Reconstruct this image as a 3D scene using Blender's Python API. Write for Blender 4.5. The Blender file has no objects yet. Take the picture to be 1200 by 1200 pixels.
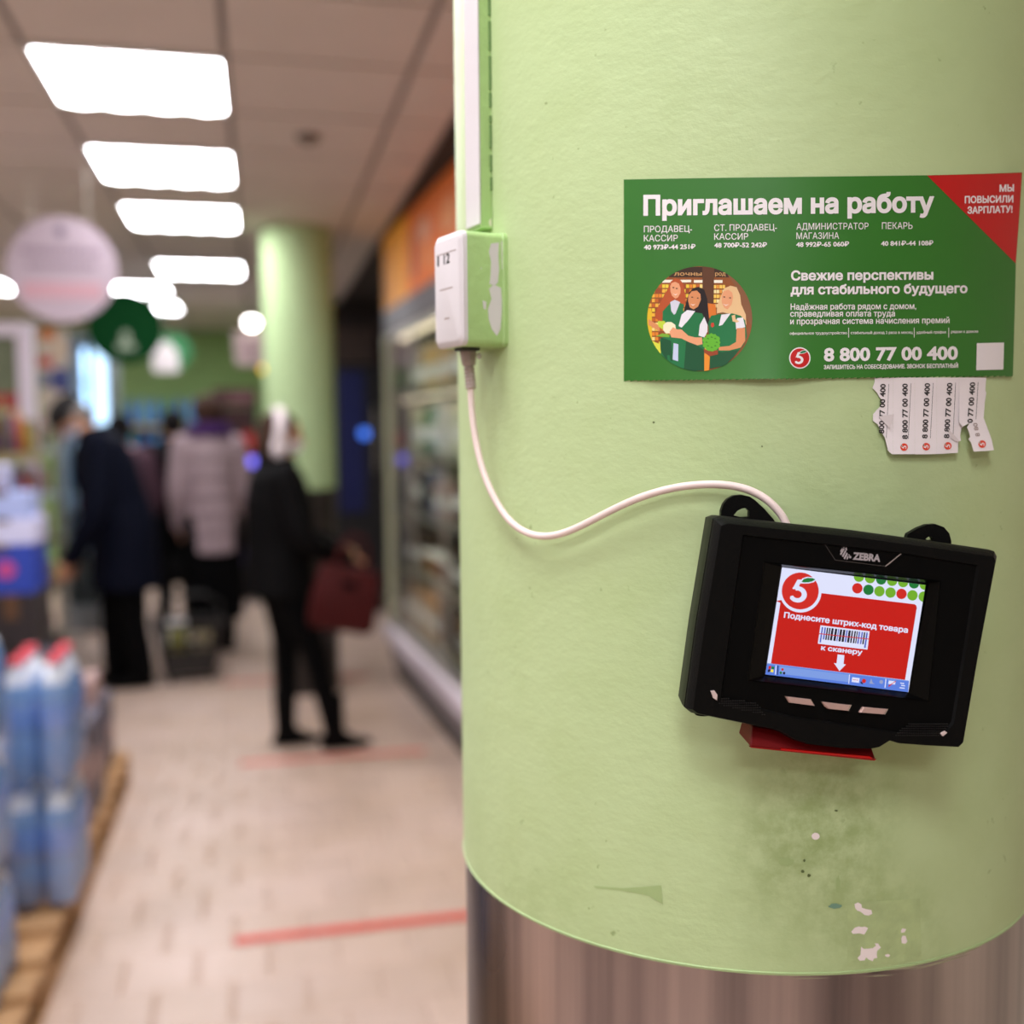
import bpy, bmesh, math, random
from mathutils import Vector, Matrix
random.seed(7)
R_ = math.radians
C = bpy.context.scene.collection

# ------------------------------------------------------------------ camera, world, exposure
CAMZ = 1.5
PITCH, ROLL, YAW, FPX = -0.07283, -0.00821, 0.23309, 1250.0
F = Vector((math.sin(YAW)*math.cos(PITCH), math.cos(YAW)*math.cos(PITCH), math.sin(PITCH)))
R0 = Vector((math.cos(YAW), -math.sin(YAW), 0)); U0 = R0.cross(F)
RT = R0*math.cos(ROLL) + U0*math.sin(ROLL); UP = -R0*math.sin(ROLL) + U0*math.cos(ROLL)
EYE = Vector((0, 0, CAMZ))
cd = bpy.data.cameras.new('camera'); cam = bpy.data.objects.new('camera', cd); C.objects.link(cam)
cd.sensor_width = 36; cd.lens = FPX*36/1200; cd.clip_start = 0.02; cd.clip_end = 60
m = Matrix((RT, UP, -F)).transposed().to_4x4(); m.translation = EYE; cam.matrix_world = m
cd.dof.use_dof = True; cd.dof.focus_distance = 0.560; cd.dof.aperture_fstop = 3.7; cd.dof.aperture_blades = 0
bpy.context.scene.camera = cam
w = bpy.data.worlds.new('world'); bpy.context.scene.world = w; w.use_nodes = True
w.node_tree.nodes['Background'].inputs[0].default_value = (1, .97, .94, 1)
w.node_tree.nodes['Background'].inputs[1].default_value = 0.05
vs = bpy.context.scene.view_settings
vs.view_transform = 'Standard'; vs.look = 'None'; vs.gamma = 1; vs.exposure = 0.0
LAMP = 21.0
CEIL = 2.69

# ------------------------------------------------------------------ measuring helpers
COLX, COLY, COLR = 0.33603, 0.71330, 0.2
def ray(px, py): return F + RT*((px-600)/FPX) + UP*((600-py)/FPX)
def at_y(px, py, y):
    d = ray(px, py); return EYE + d*(y/d.y)
def at_z(px, py, z):
    d = ray(px, py); return EYE + d*((z-CAMZ)/d.z)
def on_column(px, py, off=0.0):
    d = ray(px, py); r = COLR+off
    a = d.x*d.x+d.y*d.y; b = -2*(d.x*COLX+d.y*COLY); c = COLX**2+COLY**2-r*r
    disc = max(b*b-4*a*c, 0)
    return EYE + d*((-b-math.sqrt(disc))/(2*a))
def col_frame(az):
    a = R_(az); n = Vector((math.cos(a), math.sin(a), 0)); t = Vector((-math.sin(a), math.cos(a), 0))
    return n, t

# ------------------------------------------------------------------ materials
def lin(c):
    return tuple(((x/255)/12.92 if x/255 <= .04045 else ((x/255+.055)/1.055)**2.4) for x in c) + (1,)
MATS = {}
def mat(name, rgb, rough=.5, metal=0, noise=0, scale=20, bump=0, bscale=80, emit=0, trans=0, alpha=1, coat=0, spec=None, ecol=None):
    if name in MATS: return MATS[name]
    M = bpy.data.materials.new(name); M.use_nodes = True; nt = M.node_tree; b = nt.nodes['Principled BSDF']
    col = lin(rgb)
    b.inputs['Base Color'].default_value = col; b.inputs['Roughness'].default_value = rough
    b.inputs['Metallic'].default_value = metal; b.inputs['Transmission Weight'].default_value = trans
    b.inputs['Coat Weight'].default_value = coat; b.inputs['Alpha'].default_value = alpha
    if spec is not None: b.inputs['Specular IOR Level'].default_value = spec
    tc = nt.nodes.new('ShaderNodeTexCoord')
    if noise:
        n = nt.nodes.new('ShaderNodeTexNoise'); n.inputs['Scale'].default_value = scale; n.inputs['Detail'].default_value = 5
        nt.links.new(tc.outputs['Object'], n.inputs['Vector'])
        r = nt.nodes.new('ShaderNodeMapRange'); r.inputs[1].default_value = .3; r.inputs[2].default_value = .7
        r.inputs[3].default_value = 1-noise; r.inputs[4].default_value = 1+noise
        nt.links.new(n.outputs[0], r.inputs[0])
        mx = nt.nodes.new('ShaderNodeVectorMath'); mx.operation = 'SCALE'; mx.inputs[0].default_value = col[:3]
        nt.links.new(r.outputs[0], mx.inputs['Scale']); nt.links.new(mx.outputs[0], b.inputs['Base Color'])
    if bump:
        n2 = nt.nodes.new('ShaderNodeTexNoise'); n2.inputs['Scale'].default_value = bscale; n2.inputs['Detail'].default_value = 4
        nt.links.new(tc.outputs['Object'], n2.inputs['Vector'])
        bp = nt.nodes.new('ShaderNodeBump'); bp.inputs['Strength'].default_value = bump; bp.inputs['Distance'].default_value = .002
        nt.links.new(n2.outputs[0], bp.inputs['Height']); nt.links.new(bp.outputs[0], b.inputs['Normal'])
    if emit:
        b.inputs['Emission Color'].default_value = lin(ecol or rgb); b.inputs['Emission Strength'].default_value = emit
    MATS[name] = M; return M

# ------------------------------------------------------------------ object helpers
def tag(o, label=None, cat=None, group=None, kind=None):
    if label: o['label'] = label
    if cat: o['category'] = cat
    if group: o['group'] = group
    if kind: o['kind'] = kind
    return o
def empty(name, loc=(0, 0, 0), rz=0, label=None, cat=None, group=None):
    o = bpy.data.objects.new(name, None); o.empty_display_size = .05
    C.objects.link(o); o.location = loc; o.rotation_euler = (0, 0, rz)
    return tag(o, label, cat, group)
def mw(o): return Matrix.Translation(o.location) @ o.rotation_euler.to_matrix().to_4x4()
class MB:
    def __init__(s): s.v = []; s.f = []; s.m = []
    def add(s, vs, fs, mi=0):
        k = len(s.v); s.v += [Vector(p) for p in vs]; s.f += [tuple(i+k for i in f) for f in fs]; s.m += [mi]*len(fs); return s
    def box(s, x0, x1, y0, y1, z0, z1, mi=0, M=None):
        P = [Vector((x, y, z)) for x in (x0, x1) for y in (y0, y1) for z in (z0, z1)]
        if M: P = [M @ p for p in P]
        return s.add(P, [(0, 1, 3, 2), (4, 6, 7, 5), (0, 4, 5, 1), (2, 3, 7, 6), (0, 2, 6, 4), (1, 5, 7, 3)], mi)
    def loft(s, rings, mi=0, cap=True):
        n = len(rings[0]); fs = []
        for i in range(len(rings)-1):
            for j in range(n): fs.append((i*n+j, i*n+(j+1) % n, (i+1)*n+(j+1) % n, (i+1)*n+j))
        if cap: fs.append(tuple(reversed(range(n)))); fs.append(tuple(range((len(rings)-1)*n, len(rings)*n)))
        return s.add([p for r in rings for p in r], fs, mi)
    def lathe(s, prof, n=16, o=(0, 0, 0), mi=0, cap=True):
        o = Vector(o)
        return s.loft([[o+Vector((r*math.cos(2*math.pi*j/n), r*math.sin(2*math.pi*j/n), z)) for j in range(n)] for r, z in prof], mi, cap)
    def ell(s, c, rx, ry, rz, n=14, m_=9, mi=0, M=None):
        c = Vector(c); rings = []
        for i in range(m_):
            a = math.pi*(i+.15)/(m_-.7)-math.pi/2; a = max(-1.5, min(1.5, a))
            rings.append([Vector((rx*math.cos(a)*math.cos(2*math.pi*j/n), ry*math.cos(a)*math.sin(2*math.pi*j/n), rz*math.sin(a))) for j in range(n)])
        rings = [[c+(M @ p if M else p) for p in r] for r in rings]
        return s.loft(rings, mi)
    def tube(s, pts, rad, n=10, mi=0, cap=True, flat=1.0):
        pts = [Vector(p) for p in pts]; rad = rad if isinstance(rad, (list, tuple)) else [rad]*len(pts)
        rings = []; up = None
        for i, p in enumerate(pts):
            d = (pts[min(i+1, len(pts)-1)]-pts[max(i-1, 0)]).normalized()
            if up is None: up = Vector((0, 0, 1)) if abs(d.z) < .9 else Vector((0, 1, 0))
            a = d.cross(up); a = a.normalized() if a.length > 1e-5 else Vector((1, 0, 0)); b = a.cross(d).normalized(); up = b
            rings.append([p+a*rad[i]*math.cos(2*math.pi*j/n)+b*rad[i]*flat*math.sin(2*math.pi*j/n) for j in range(n)])
        return s.loft(rings, mi, cap)
    def prism(s, poly, h0, h1, fn, mi=0, side=None):
        """poly: 2-D list; fn(x, y, h) -> point"""
        n = len(poly); A = [fn(x, y, h0) for x, y in poly]; B = [fn(x, y, h1) for x, y in poly]
        s.add(A+B, [tuple(range(n)), tuple(reversed(range(n, 2*n)))], mi)
        s.add(A+B, [(j, (j+1) % n, n+(j+1) % n, n+j) for j in range(n)], mi if side is None else side)
        return s
    def mesh(s, name, mats, smooth=False, fix=True):
        me = bpy.data.meshes.new(name); me.from_pydata([tuple(p) for p in s.v], [], s.f)
        for mm in (mats if isinstance(mats, (list, tuple)) else [mats]): me.materials.append(mm)
        me.polygons.foreach_set('material_index', s.m)
        if fix:
            bm = bmesh.new(); bm.from_mesh(me); bmesh.ops.recalc_face_normals(bm, faces=bm.faces); bm.to_mesh(me); bm.free()
        if smooth: me.polygons.foreach_set('use_smooth', [True]*len(me.polygons))
        me.update(); return me
    def build(s, name, mats, parent=None, smooth=False, bevel=0, world=False, angle=35, fix=True):
        me = s.mesh(name, mats, smooth, fix)
        return link(name, me, parent, bevel, world, angle if smooth else None)
def link(name, me, parent=None, bevel=0, world=False, angle=None):
    o = bpy.data.objects.new(name, me); C.objects.link(o)
    if parent:
        o.parent = parent
        if world: o.matrix_parent_inverse = full(parent).inverted()
    if bevel:
        b = o.modifiers.new('bevel', 'BEVEL'); b.width = bevel; b.segments = 2; b.limit_method = 'ANGLE'; b.angle_limit = R_(40)
    if angle:
        try: me.set_sharp_from_angle(angle=R_(angle))
        except Exception: pass
    return o
def full(o):
    M = mw(o)
    if o.parent: M = full(o.parent) @ o.matrix_parent_inverse @ M
    return M
def kids(o): return KID.get(o.name, [])
def dup(root, loc=None, rz=None, label=None, group=None):
    r = root.copy(); C.objects.link(r)
    if loc is not None: r.location = loc
    if rz is not None: r.rotation_euler = (0, 0, rz)
    if label: r['label'] = label
    if group: r['group'] = group
    for ch in root.children:
        c = ch.copy(); C.objects.link(c); c.parent = r
        for g in ch.children:
            d = g.copy(); C.objects.link(d); d.parent = c
    return r
def baked(mb, name, mats, voxel, parent=None, smooth_it=2, world=False):
    """union of overlapping lofts made into one continuous surface"""
    me = mb.mesh(name+'_raw', mats); o = bpy.data.objects.new('tmp', me); C.objects.link(o)
    r = o.modifiers.new('r', 'REMESH'); r.mode = 'VOXEL'; r.voxel_size = voxel; r.use_smooth_shade = True
    if smooth_it:
        q = o.modifiers.new('s', 'SMOOTH'); q.factor = .5; q.iterations = smooth_it
    dg = bpy.context.evaluated_depsgraph_get(); dg.update()
    out = bpy.data.meshes.new_from_object(o.evaluated_get(dg), depsgraph=dg); out.name = name
    bpy.data.objects.remove(o); bpy.data.meshes.remove(me)
    if not out.materials:
        out.materials.append(mats if not isinstance(mats, (list, tuple)) else mats[0])
    return link(name, out, parent, world=world)

# ------------------------------------------------------------------ flat print: polygons in photo measurements laid on a surface
def clip(poly, conv):
    """clip polygon by a convex one (Sutherland-Hodgman)"""
    area = sum(conv[i][0]*conv[(i+1) % len(conv)][1]-conv[(i+1) % len(conv)][0]*conv[i][1] for i in range(len(conv)))
    sg = 1 if area > 0 else -1; out = list(poly)
    for i in range(len(conv)):
        a, b = conv[i], conv[(i+1) % len(conv)]; inp, out = out, []
        f = lambda p: sg*((b[0]-a[0])*(p[1]-a[1])-(b[1]-a[1])*(p[0]-a[0]))
        for j in range(len(inp)):
            p, q = inp[j], inp[(j+1) % len(inp)]; fp, fq = f(p), f(q)
            if fp >= 0: out.append(p)
            if fp*fq < 0: k = fp/(fp-fq); out.append((p[0]+(q[0]-p[0])*k, p[1]+(q[1]-p[1])*k))
        if not out: return []
    return out
def circ(cx, cy, r, n=40, ry=None):
    ry = ry or r; return [(cx+r*math.cos(2*math.pi*i/n), cy+ry*math.sin(2*math.pi*i/n)) for i in range(n)]
def glyph_quads(body, bold):
    """outlines of the built-in font (its contours overlap), emboldened and filled by the non-zero rule as flat slabs"""
    cu = bpy.data.curves.new('t', 'FONT'); cu.body = body; cu.size = 1; cu.resolution_u = 3; cu.fill_mode = 'NONE'
    o = bpy.data.objects.new('t', cu); C.objects.link(o)
    dg = bpy.context.evaluated_depsgraph_get(); dg.update()
    me = bpy.data.meshes.new_from_object(o.evaluated_get(dg))
    bpy.data.objects.remove(o); bpy.data.curves.remove(cu)
    nb = {}
    for e in me.edges:
        a, b = e.vertices; nb.setdefault(a, []).append(b); nb.setdefault(b, []).append(a)
    co = [(v.co.x, v.co.y) for v in me.vertices]; seen = set(); loops = []
    for s in range(len(co)):
        if s in seen or s not in nb: continue
        L = [s]; seen.add(s); nx = s+1 if (s+1) in nb[s] else nb[s][0]
        while nx not in seen:
            L.append(nx); seen.add(nx); c2 = [n for n in nb[nx] if n not in seen]
            if not c2: break
            nx = c2[0]
        Q = []
        for i in L:
            p = co[i]
            if not Q or math.hypot(p[0]-Q[-1][0], p[1]-Q[-1][1]) > 1e-5: Q.append(p)
        if len(Q) > 2 and math.hypot(Q[0][0]-Q[-1][0], Q[0][1]-Q[-1][1]) < 1e-5: Q.pop()
        if len(Q) > 2: loops.append(Q)
    bpy.data.meshes.remove(me)
    if not loops: return []
    area = lambda L: sum(L[i][0]*L[(i+1) % len(L)][1]-L[(i+1) % len(L)][0]*L[i][1] for i in range(len(L)))/2
    sg = 1 if area(max(loops, key=lambda L: abs(area(L)))) > 0 else -1
    def inside(p, L):
        r = False
        for i in range(len(L)):
            (x1, y1), (x2, y2) = L[i], L[(i+1) % len(L)]
            if (y1 > p[1]) != (y2 > p[1]) and p[0] < (x2-x1)*(p[1]-y1)/(y2-y1)+x1: r = not r
        return r
    loops = [L[::-1] if area(L)*sg < 0 and not any(M is not L and inside(L[0], M) for M in loops) else L for L in loops]
    def grow(L):
        n = len(L); out = []
        for i in range(n):
            (ax, ay), (bx, by), (cx, cy) = L[i-1], L[i], L[(i+1) % n]
            d1 = (bx-ax, by-ay); d2 = (cx-bx, cy-by); l1 = math.hypot(*d1) or 1e-9; l2 = math.hypot(*d2) or 1e-9
            n1 = (d1[1]/l1*sg, -d1[0]/l1*sg); n2 = (d2[1]/l2*sg, -d2[0]/l2*sg)
            k = max(1+n1[0]*n2[0]+n1[1]*n2[1], .5)
            out.append((bx+(n1[0]+n2[0])/k*bold, by+(n1[1]+n2[1])/k*bold))
        return out
    if bold: loops = [grow(L) for L in loops]
    groups = []
    for L in sorted(loops, key=lambda L: min(p[0] for p in L)):
        x0 = min(p[0] for p in L); x1 = max(p[0] for p in L)
        if groups and x0 < groups[-1][1]: groups[-1][0].append(L); groups[-1][1] = max(groups[-1][1], x1)
        else: groups.append([[L], x1])
    out = []
    for ls, _ in groups:
        E = []
        for L in ls:
            for i in range(len(L)):
                (x1, y1), (x2, y2) = L[i], L[(i+1) % len(L)]
                if abs(y1-y2) > 1e-7: E.append((x1, y1, x2, y2, 1) if y1 < y2 else (x2, y2, x1, y1, -1))
        ys = sorted(set(round(y, 4) for e in E for y in (e[1], e[3])))
        Y = [ys[0]]
        for y in ys[1:]:
            if y-Y[-1] < .0015: continue
            n = int((y-Y[-1])/.05)+1
            Y += [Y[-1]+(y-Y[-1])*(j+1)/n for j in range(n)]
        for a, b in zip(Y, Y[1:]):
            m_ = (a+b)/2; X = []
            for x1, y1, x2, y2, w_ in E:
                if y1 <= m_ < y2:
                    f = lambda y: x1+(x2-x1)*(min(max(y, y1), y2)-y1)/(y2-y1)
                    X.append((f(m_), f(a), f(b), w_))
            X.sort(); wn = 0
            for i in range(len(X)-1):
                wn += X[i][3]
                if wn:
                    j = X[i]; k = X[i+1]
                    out.append(((j[1], a), (k[1], a), (k[2], b), (j[2], b), (a, i)))
    return [q[:4] for q in out]
class Print:
    """collects flat coloured shapes; surf(x, y, lift) -> world point"""
    def __init__(s, surf, step=8, stepy=0): s.surf = surf; s.step = step; s.stepy = stepy; s.v = []; s.f = []; s.m = []; s.mats = []
    def mi(s, M):
        if M not in s.mats: s.mats.append(M)
        return s.mats.index(M)
    def bmadd(s, bm, M, lift):
        if s.step:
            xs = [v.co.x for v in bm.verts]
            if not xs: return
            x = math.floor(min(xs)/s.step)*s.step+s.step
            while x < max(xs):
                g = bm.verts[:]+bm.edges[:]+bm.faces[:]
                bmesh.ops.bisect_plane(bm, geom=g, plane_co=(x, 0, 0), plane_no=(1, 0, 0)); x += s.step
        if s.stepy:
            ys = [v.co.y for v in bm.verts]; y = math.floor(min(ys)/s.stepy)*s.stepy+s.stepy
            while y < max(ys):
                g = bm.verts[:]+bm.edges[:]+bm.faces[:]
                bmesh.ops.bisect_plane(bm, geom=g, plane_co=(0, y, 0), plane_no=(0, 1, 0)); y += s.stepy
        bm.verts.ensure_lookup_table(); bm.verts.index_update(); k = len(s.v); mi = s.mi(M)
        s.v += [tuple(s.surf(v.co.x, v.co.y, lift)) for v in bm.verts]
        for f in bm.faces: s.f.append(tuple(k+v.index for v in f.verts)); s.m.append(mi)
    def poly(s, pts, M, lift=0.0, holes=()):
        if len(pts) < 3: return s
        bm = bmesh.new(); es = []
        for loop in [pts]+list(holes):
            vv = [bm.verts.new((x, y, 0)) for x, y in loop]
            es += [bm.edges.new((vv[i], vv[(i+1) % len(vv)])) for i in range(len(vv))]
        bmesh.ops.triangle_fill(bm, use_beauty=True, use_dissolve=False, edges=es)
        s.bmadd(bm, M, lift); bm.free(); return s
    def text(s, body, p0, p1, cap, M, lift=0.0, bold=0.0, up=None, fitclip=None):
        Q = glyph_quads(body, bold)
        if not Q: return s
        x0 = min(p[0] for q in Q for p in q); x1 = max(p[0] for q in Q for p in q)
        d = (p1[0]-p0[0], p1[1]-p0[1]); L = math.hypot(*d); u = up or (d[1]/L, -d[0]/L); mi = s.mi(M)
        for q in Q:
            k = len(s.v)
            for x, y in q:
                t_ = (x-x0)/(x1-x0); h = y/.727*cap
                s.v.append(tuple(s.surf(p0[0]+d[0]*t_+u[0]*h, p0[1]+d[1]*t_+u[1]*h, lift)))
            s.f.append((k, k+1, k+2, k+3)); s.m.append(mi)
        return s
    def build(s, name, parent, world=True):
        me = bpy.data.meshes.new(name); me.from_pydata(s.v, [], s.f)
        for M in s.mats: me.materials.append(M)
        me.polygons.foreach_set('material_index', s.m); me.update()
        return link(name, me, parent, world=world)

# ================================================================== ROOM
X0, X1, Y0, Y1 = -5.2, 1.85, -3.2, 12.6
def struct(name, mb, m, parent=None, **k):
    o = mb.build(name, m, parent, **k)
    if not parent: o['kind'] = 'structure'
    return o
M_grout = mat('floor grout', (98, 88, 80), .75, noise=.08, scale=6)
def tile_mat():
    M = bpy.data.materials.new('floor tile'); M.use_nodes = True; nt = M.node_tree; b = nt.nodes['Principled BSDF']
    oi = nt.nodes.new('ShaderNodeNewGeometry'); tc = nt.nodes.new('ShaderNodeObjectInfo')
    n = nt.nodes.new('ShaderNodeTexNoise'); n.inputs['Scale'].default_value = 2.2; n.inputs['Detail'].default_value = 6
    nt.links.new(oi.outputs['Position'], n.inputs['Vector'])
    r = nt.nodes.new('ShaderNodeValToRGB'); r.color_ramp.elements[0].position = .35; r.color_ramp.elements[1].position = .68
    r.color_ramp.elements[0].color = lin((188, 163, 145)); r.color_ramp.elements[1].color = lin((202, 178, 165))
    nt.links.new(n.outputs[0], r.inputs[0])
    mr = nt.nodes.new('ShaderNodeMapRange'); mr.inputs[3].default_value = .93; mr.inputs[4].default_value = 1.03
    nt.links.new(tc.outputs['Random'], mr.inputs[0])
    mx = nt.nodes.new('ShaderNodeVectorMath'); mx.operation = 'SCALE'
    nt.links.new(r.outputs[0], mx.inputs[0]); nt.links.new(mr.outputs[0], mx.inputs['Scale']); nt.links.new(mx.outputs[0], b.inputs['Base Color'])
    b.inputs['Roughness'].default_value = .42
    return M
M_tile = tile_mat()
floor = struct('floor', MB().box(X0, X1, Y0, Y1, -.1, -.006), M_grout)
TW, TD, G = .2, .2135, .024
tile_me = MB().add([(G/2, G/2, 0), (TW-G/2, G/2, 0), (TW-G/2, TD-G/2, 0), (G/2, TD-G/2, 0), (0, 0, -.006), (TW, 0, -.006), (TW, TD, -.006), (0, TD, -.006)],
                   [(0, 1, 2, 3), (0, 4, 5, 1), (1, 5, 6, 2), (2, 6, 7, 3), (3, 7, 4, 0)]).mesh('tile', M_tile)
rest = MB()
r0 = int((Y0-2.733)/TD)
for r in range(r0, int((Y1-2.733)/TD)+1):
    y = 2.733+r*TD; off = -.1 if r % 2 == 0 else 0.0
    c = int((X0-off)/TW)+1
    while off+(c+1)*TW < X1:
        x = off+c*TW; c += 1
        if y < Y0 or y+TD > Y1: continue
        if 2.3 < y < 8.9 and -.72 < x < .95 and x > -.62-.12*(y > 5)*(y-5)-.05:
            o = link('tile', tile_me, floor); o.location = (x, y, 0)
        else:
            rest.add([(x+v[0], y+v[1], v[2]) for v in ((G/2, G/2, 0), (TW-G/2, G/2, 0), (TW-G/2, TD-G/2, 0), (G/2, TD-G/2, 0), (0, 0, -.006), (TW, 0, -.006), (TW, TD, -.006), (0, TD, -.006))],
                     [(0, 1, 2, 3), (0, 4, 5, 1), (1, 5, 6, 2), (2, 6, 7, 3), (3, 7, 4, 0)])
tag(rest.build('tile', M_tile, floor, fix=False), kind='stuff')

M_green = mat('green wall paint', (150, 184, 118), .7, noise=.04, scale=3, bump=.15)
M_wall = mat('cream wall paint', (190, 182, 165), .8, noise=.03, scale=2)
M_dark = mat('dark alcove paint', (52, 42, 40), .8)
struct('wall_back', MB().box(X0, .46, Y1, Y1+.1, 0, CEIL), M_green)
struct('wall_back_right', MB().box(.46, X1, 9.9, 10.0, 0, CEIL), M_dark)
struct('wall_alcove_side', MB().box(.46, .56, 10.0, Y1+.1, 0, CEIL), M_green)
struct('wall_left', MB().box(X0-.1, X0, Y0, Y1, 0, CEIL), M_wall)
struct('wall_right', MB().box(X1, X1+.1, Y0, 9.9, 0, CEIL), M_wall)
struct('wall_front', MB().box(X0, X1, Y0-.1, Y0, 0, CEIL), M_wall)

# ceiling: suspended panels in a grid, lights in some cells
M_cbase = mat('ceiling grid', (146, 138, 136), .8)
M_cpan = mat('ceiling panel', (214, 204, 198), .9, noise=.03, scale=5, bump=.2, bscale=150)
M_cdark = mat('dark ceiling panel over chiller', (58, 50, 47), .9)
ceiling = struct('ceiling', MB().box(X0, X1, Y0, Y1, CEIL+.012, CEIL+.1), M_cbase)
XL = [-.07+.59*k for k in range(-8, 5)]
XL.insert(XL.index(min(XL, key=lambda v: abs(v-.52)))+1, .75); XL[0] = X0; XL[-1] = X1 if XL[-1] > 1.6 else XL[-1]
YL = [3.55, 4.15, 4.70, 5.30, 5.82, 6.42, 7.04, 7.64, 8.30, 8.80, 9.42, 10.02, 10.64, 11.26, 11.88, 12.5]
y = 3.55; k = 0
pre = []
while y > Y0+.6: y -= (.53 if k % 2 == 0 else .6); pre.append(y); k += 1
YL = pre[::-1]+YL
LIGHTS = {}
def cell(x, y):
    i = max(j for j, a in enumerate(XL) if a <= x); jj = max(j for j, a in enumerate(YL) if a <= y); return i, jj
for yy in (3.8, 4.9, 6.1, 8.0): LIGHTS[cell(-.4, yy)] = 1
for i, yy in enumerate(pre):
    if i % 2 == 1: LIGHTS[cell(-.4, yy+.05)] = 0
LIGHTS[cell(-1.0, 9.1)] = 1; LIGHTS[cell(-1.0, 10.3)] = 1; LIGHTS[cell(-1.9, 9.1)] = 1
for yy in (-1.9, .3, 2.6, 4.9, 7.3): LIGHTS[cell(-2.8, yy)] = 0
for yy in (3.8, 6.1, 9.1): LIGHTS[cell(-4.2, yy)] = 0
M_frame = mat('lamp frame white metal', (215, 212, 208), .4)
M_lamp = mat('lamp diffuser', (255, 252, 248), .5, emit=LAMP, ecol=(250, 250, 255))
rest = MB()
lampw, lampl = .57, .58
def lamp_proto():
    root = empty('ceiling_light')
    MBf = MB()
    for a, b, c, d in ((-.295, .295, -.295, -.275), (-.295, .295, .275, .295), (-.295, -.28, -.275, .275), (.28, .295, -.275, .275)):
        MBf.box(a, b, c, d, -.012, .01)
    MBf.build('frame', M_frame, root)
    n = 32; prof = [(-.28+.56*i/n, -.004-.012*abs(math.sin(math.pi*4*i/n))) for i in range(n+1)]
    d = MB(); P = [(x, -.275, z) for x, z in prof]+[(x, .275, z) for x, z in prof]
    d.add(P, [(i, i+1, n+2+i, n+1+i) for i in range(n)])
    d.build('diffuser', M_lamp, root, smooth=True, fix=False)
    return root
proto = None
for i in range(len(XL)-1):
    for j in range(len(YL)-1):
        xa, xb, ya, yb = XL[i], XL[i+1], YL[j], YL[j+1]
        if (i, j) in LIGHTS:
            cx, cy = (xa+xb)/2, (ya+yb)/2
            if proto is None: proto = o = lamp_proto()
            else: o = dup(proto)
            o.location = (cx, cy, CEIL)
            if ya < 3: lab = 'square white panel lamp in the ceiling behind or above the camera'
            elif cx > -.7 and ya < 8.5: lab = {3.55: 'largest and nearest white square ceiling lamp', 4.7: 'second white square ceiling lamp from the front', 5.82: 'third white square ceiling lamp from the front', 7.64: 'fourth white ceiling lamp from the front, just above the green round sign'}.get(ya, 'white square ceiling lamp')
            elif cx > -.7: lab = 'small far white ceiling lamp right of the green round sign'
            elif ya > 9.9 and cx > -1.3: lab = 'smallest far white ceiling lamp right of the green round sign'
            elif ya > 8.5 and cx > -1.3: lab = 'far white ceiling lamp directly above the green round sign'
            elif ya > 8.5 and cx > -2.3: lab = 'far white ceiling lamp at the left picture edge beside the pale round sign'
            else: lab = 'square white panel lamp over the left aisles'
            g = 'ceiling lamps behind the camera' if ya < 3 else ('ceiling lamps over the left aisles' if 'left aisles' in lab else 'ceiling lamps along the aisle')
            tag(o, lab, 'lamp', g)
            continue
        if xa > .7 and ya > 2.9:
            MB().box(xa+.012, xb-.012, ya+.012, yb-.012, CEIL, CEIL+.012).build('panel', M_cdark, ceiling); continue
        if xa > -2.9 and ya > 2.9:
            MB().box(xa+.012, xb-.012, ya+.012, yb-.012, CEIL, CEIL+.012).build('panel', M_cpan, ceiling)
        else:
            rest.box(xa+.012, xb-.012, ya+.012, yb-.012, CEIL, CEIL+.012)
tag(rest.build('panel', M_cpan, ceiling, fix=False), kind='stuff')
# smoke detector
p = at_z(361, 159, CEIL)
sd = empty('smoke_detector', (p.x, p.y, CEIL), label='small round smoke detector on the ceiling right of the second lamp', cat='detector')
MB().lathe([(.045, 0), (.05, -.008), (.045, -.02), (.02, -.03)], 20).build('housing', mat('detector plastic', (120, 108, 100), .5), sd, smooth=True)
MB().lathe([(.012, -.03), (.01, -.036)], 12).build('sensor_cap', mat('detector dark', (70, 62, 58), .5), sd)

# red floor tape
M_tape = mat('red floor tape', (204, 72, 58), .5, noise=.12, scale=30)
for (a, b, lab) in (((-.105, 3.19), (.78, 3.185), 'nearest red tape line on the floor, running behind the green column'),
                    ((-.115, 4.97), (.74, 4.95), 'second red floor tape line, under the boots of the woman in black'),
                    ((-.24, 6.66), (.63, 6.59), 'farthest red floor tape line, between basket and woman in black')):
    n = 14; L = []
    for s_ in (-.024, .024):
        L.append([(a[0]+(b[0]-a[0])*i/n, a[1]+(b[1]-a[1])*i/n+s_+random.uniform(-.001, .001)) for i in range(n+1)])
    poly = L[0]+L[1][::-1]
    tag(MB().prism(poly, .0002, .0009, lambda x, y, h: Vector((x, y, h))).build('floor_tape', M_tape), lab, 'tape', 'red tape lines on the floor')

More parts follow.
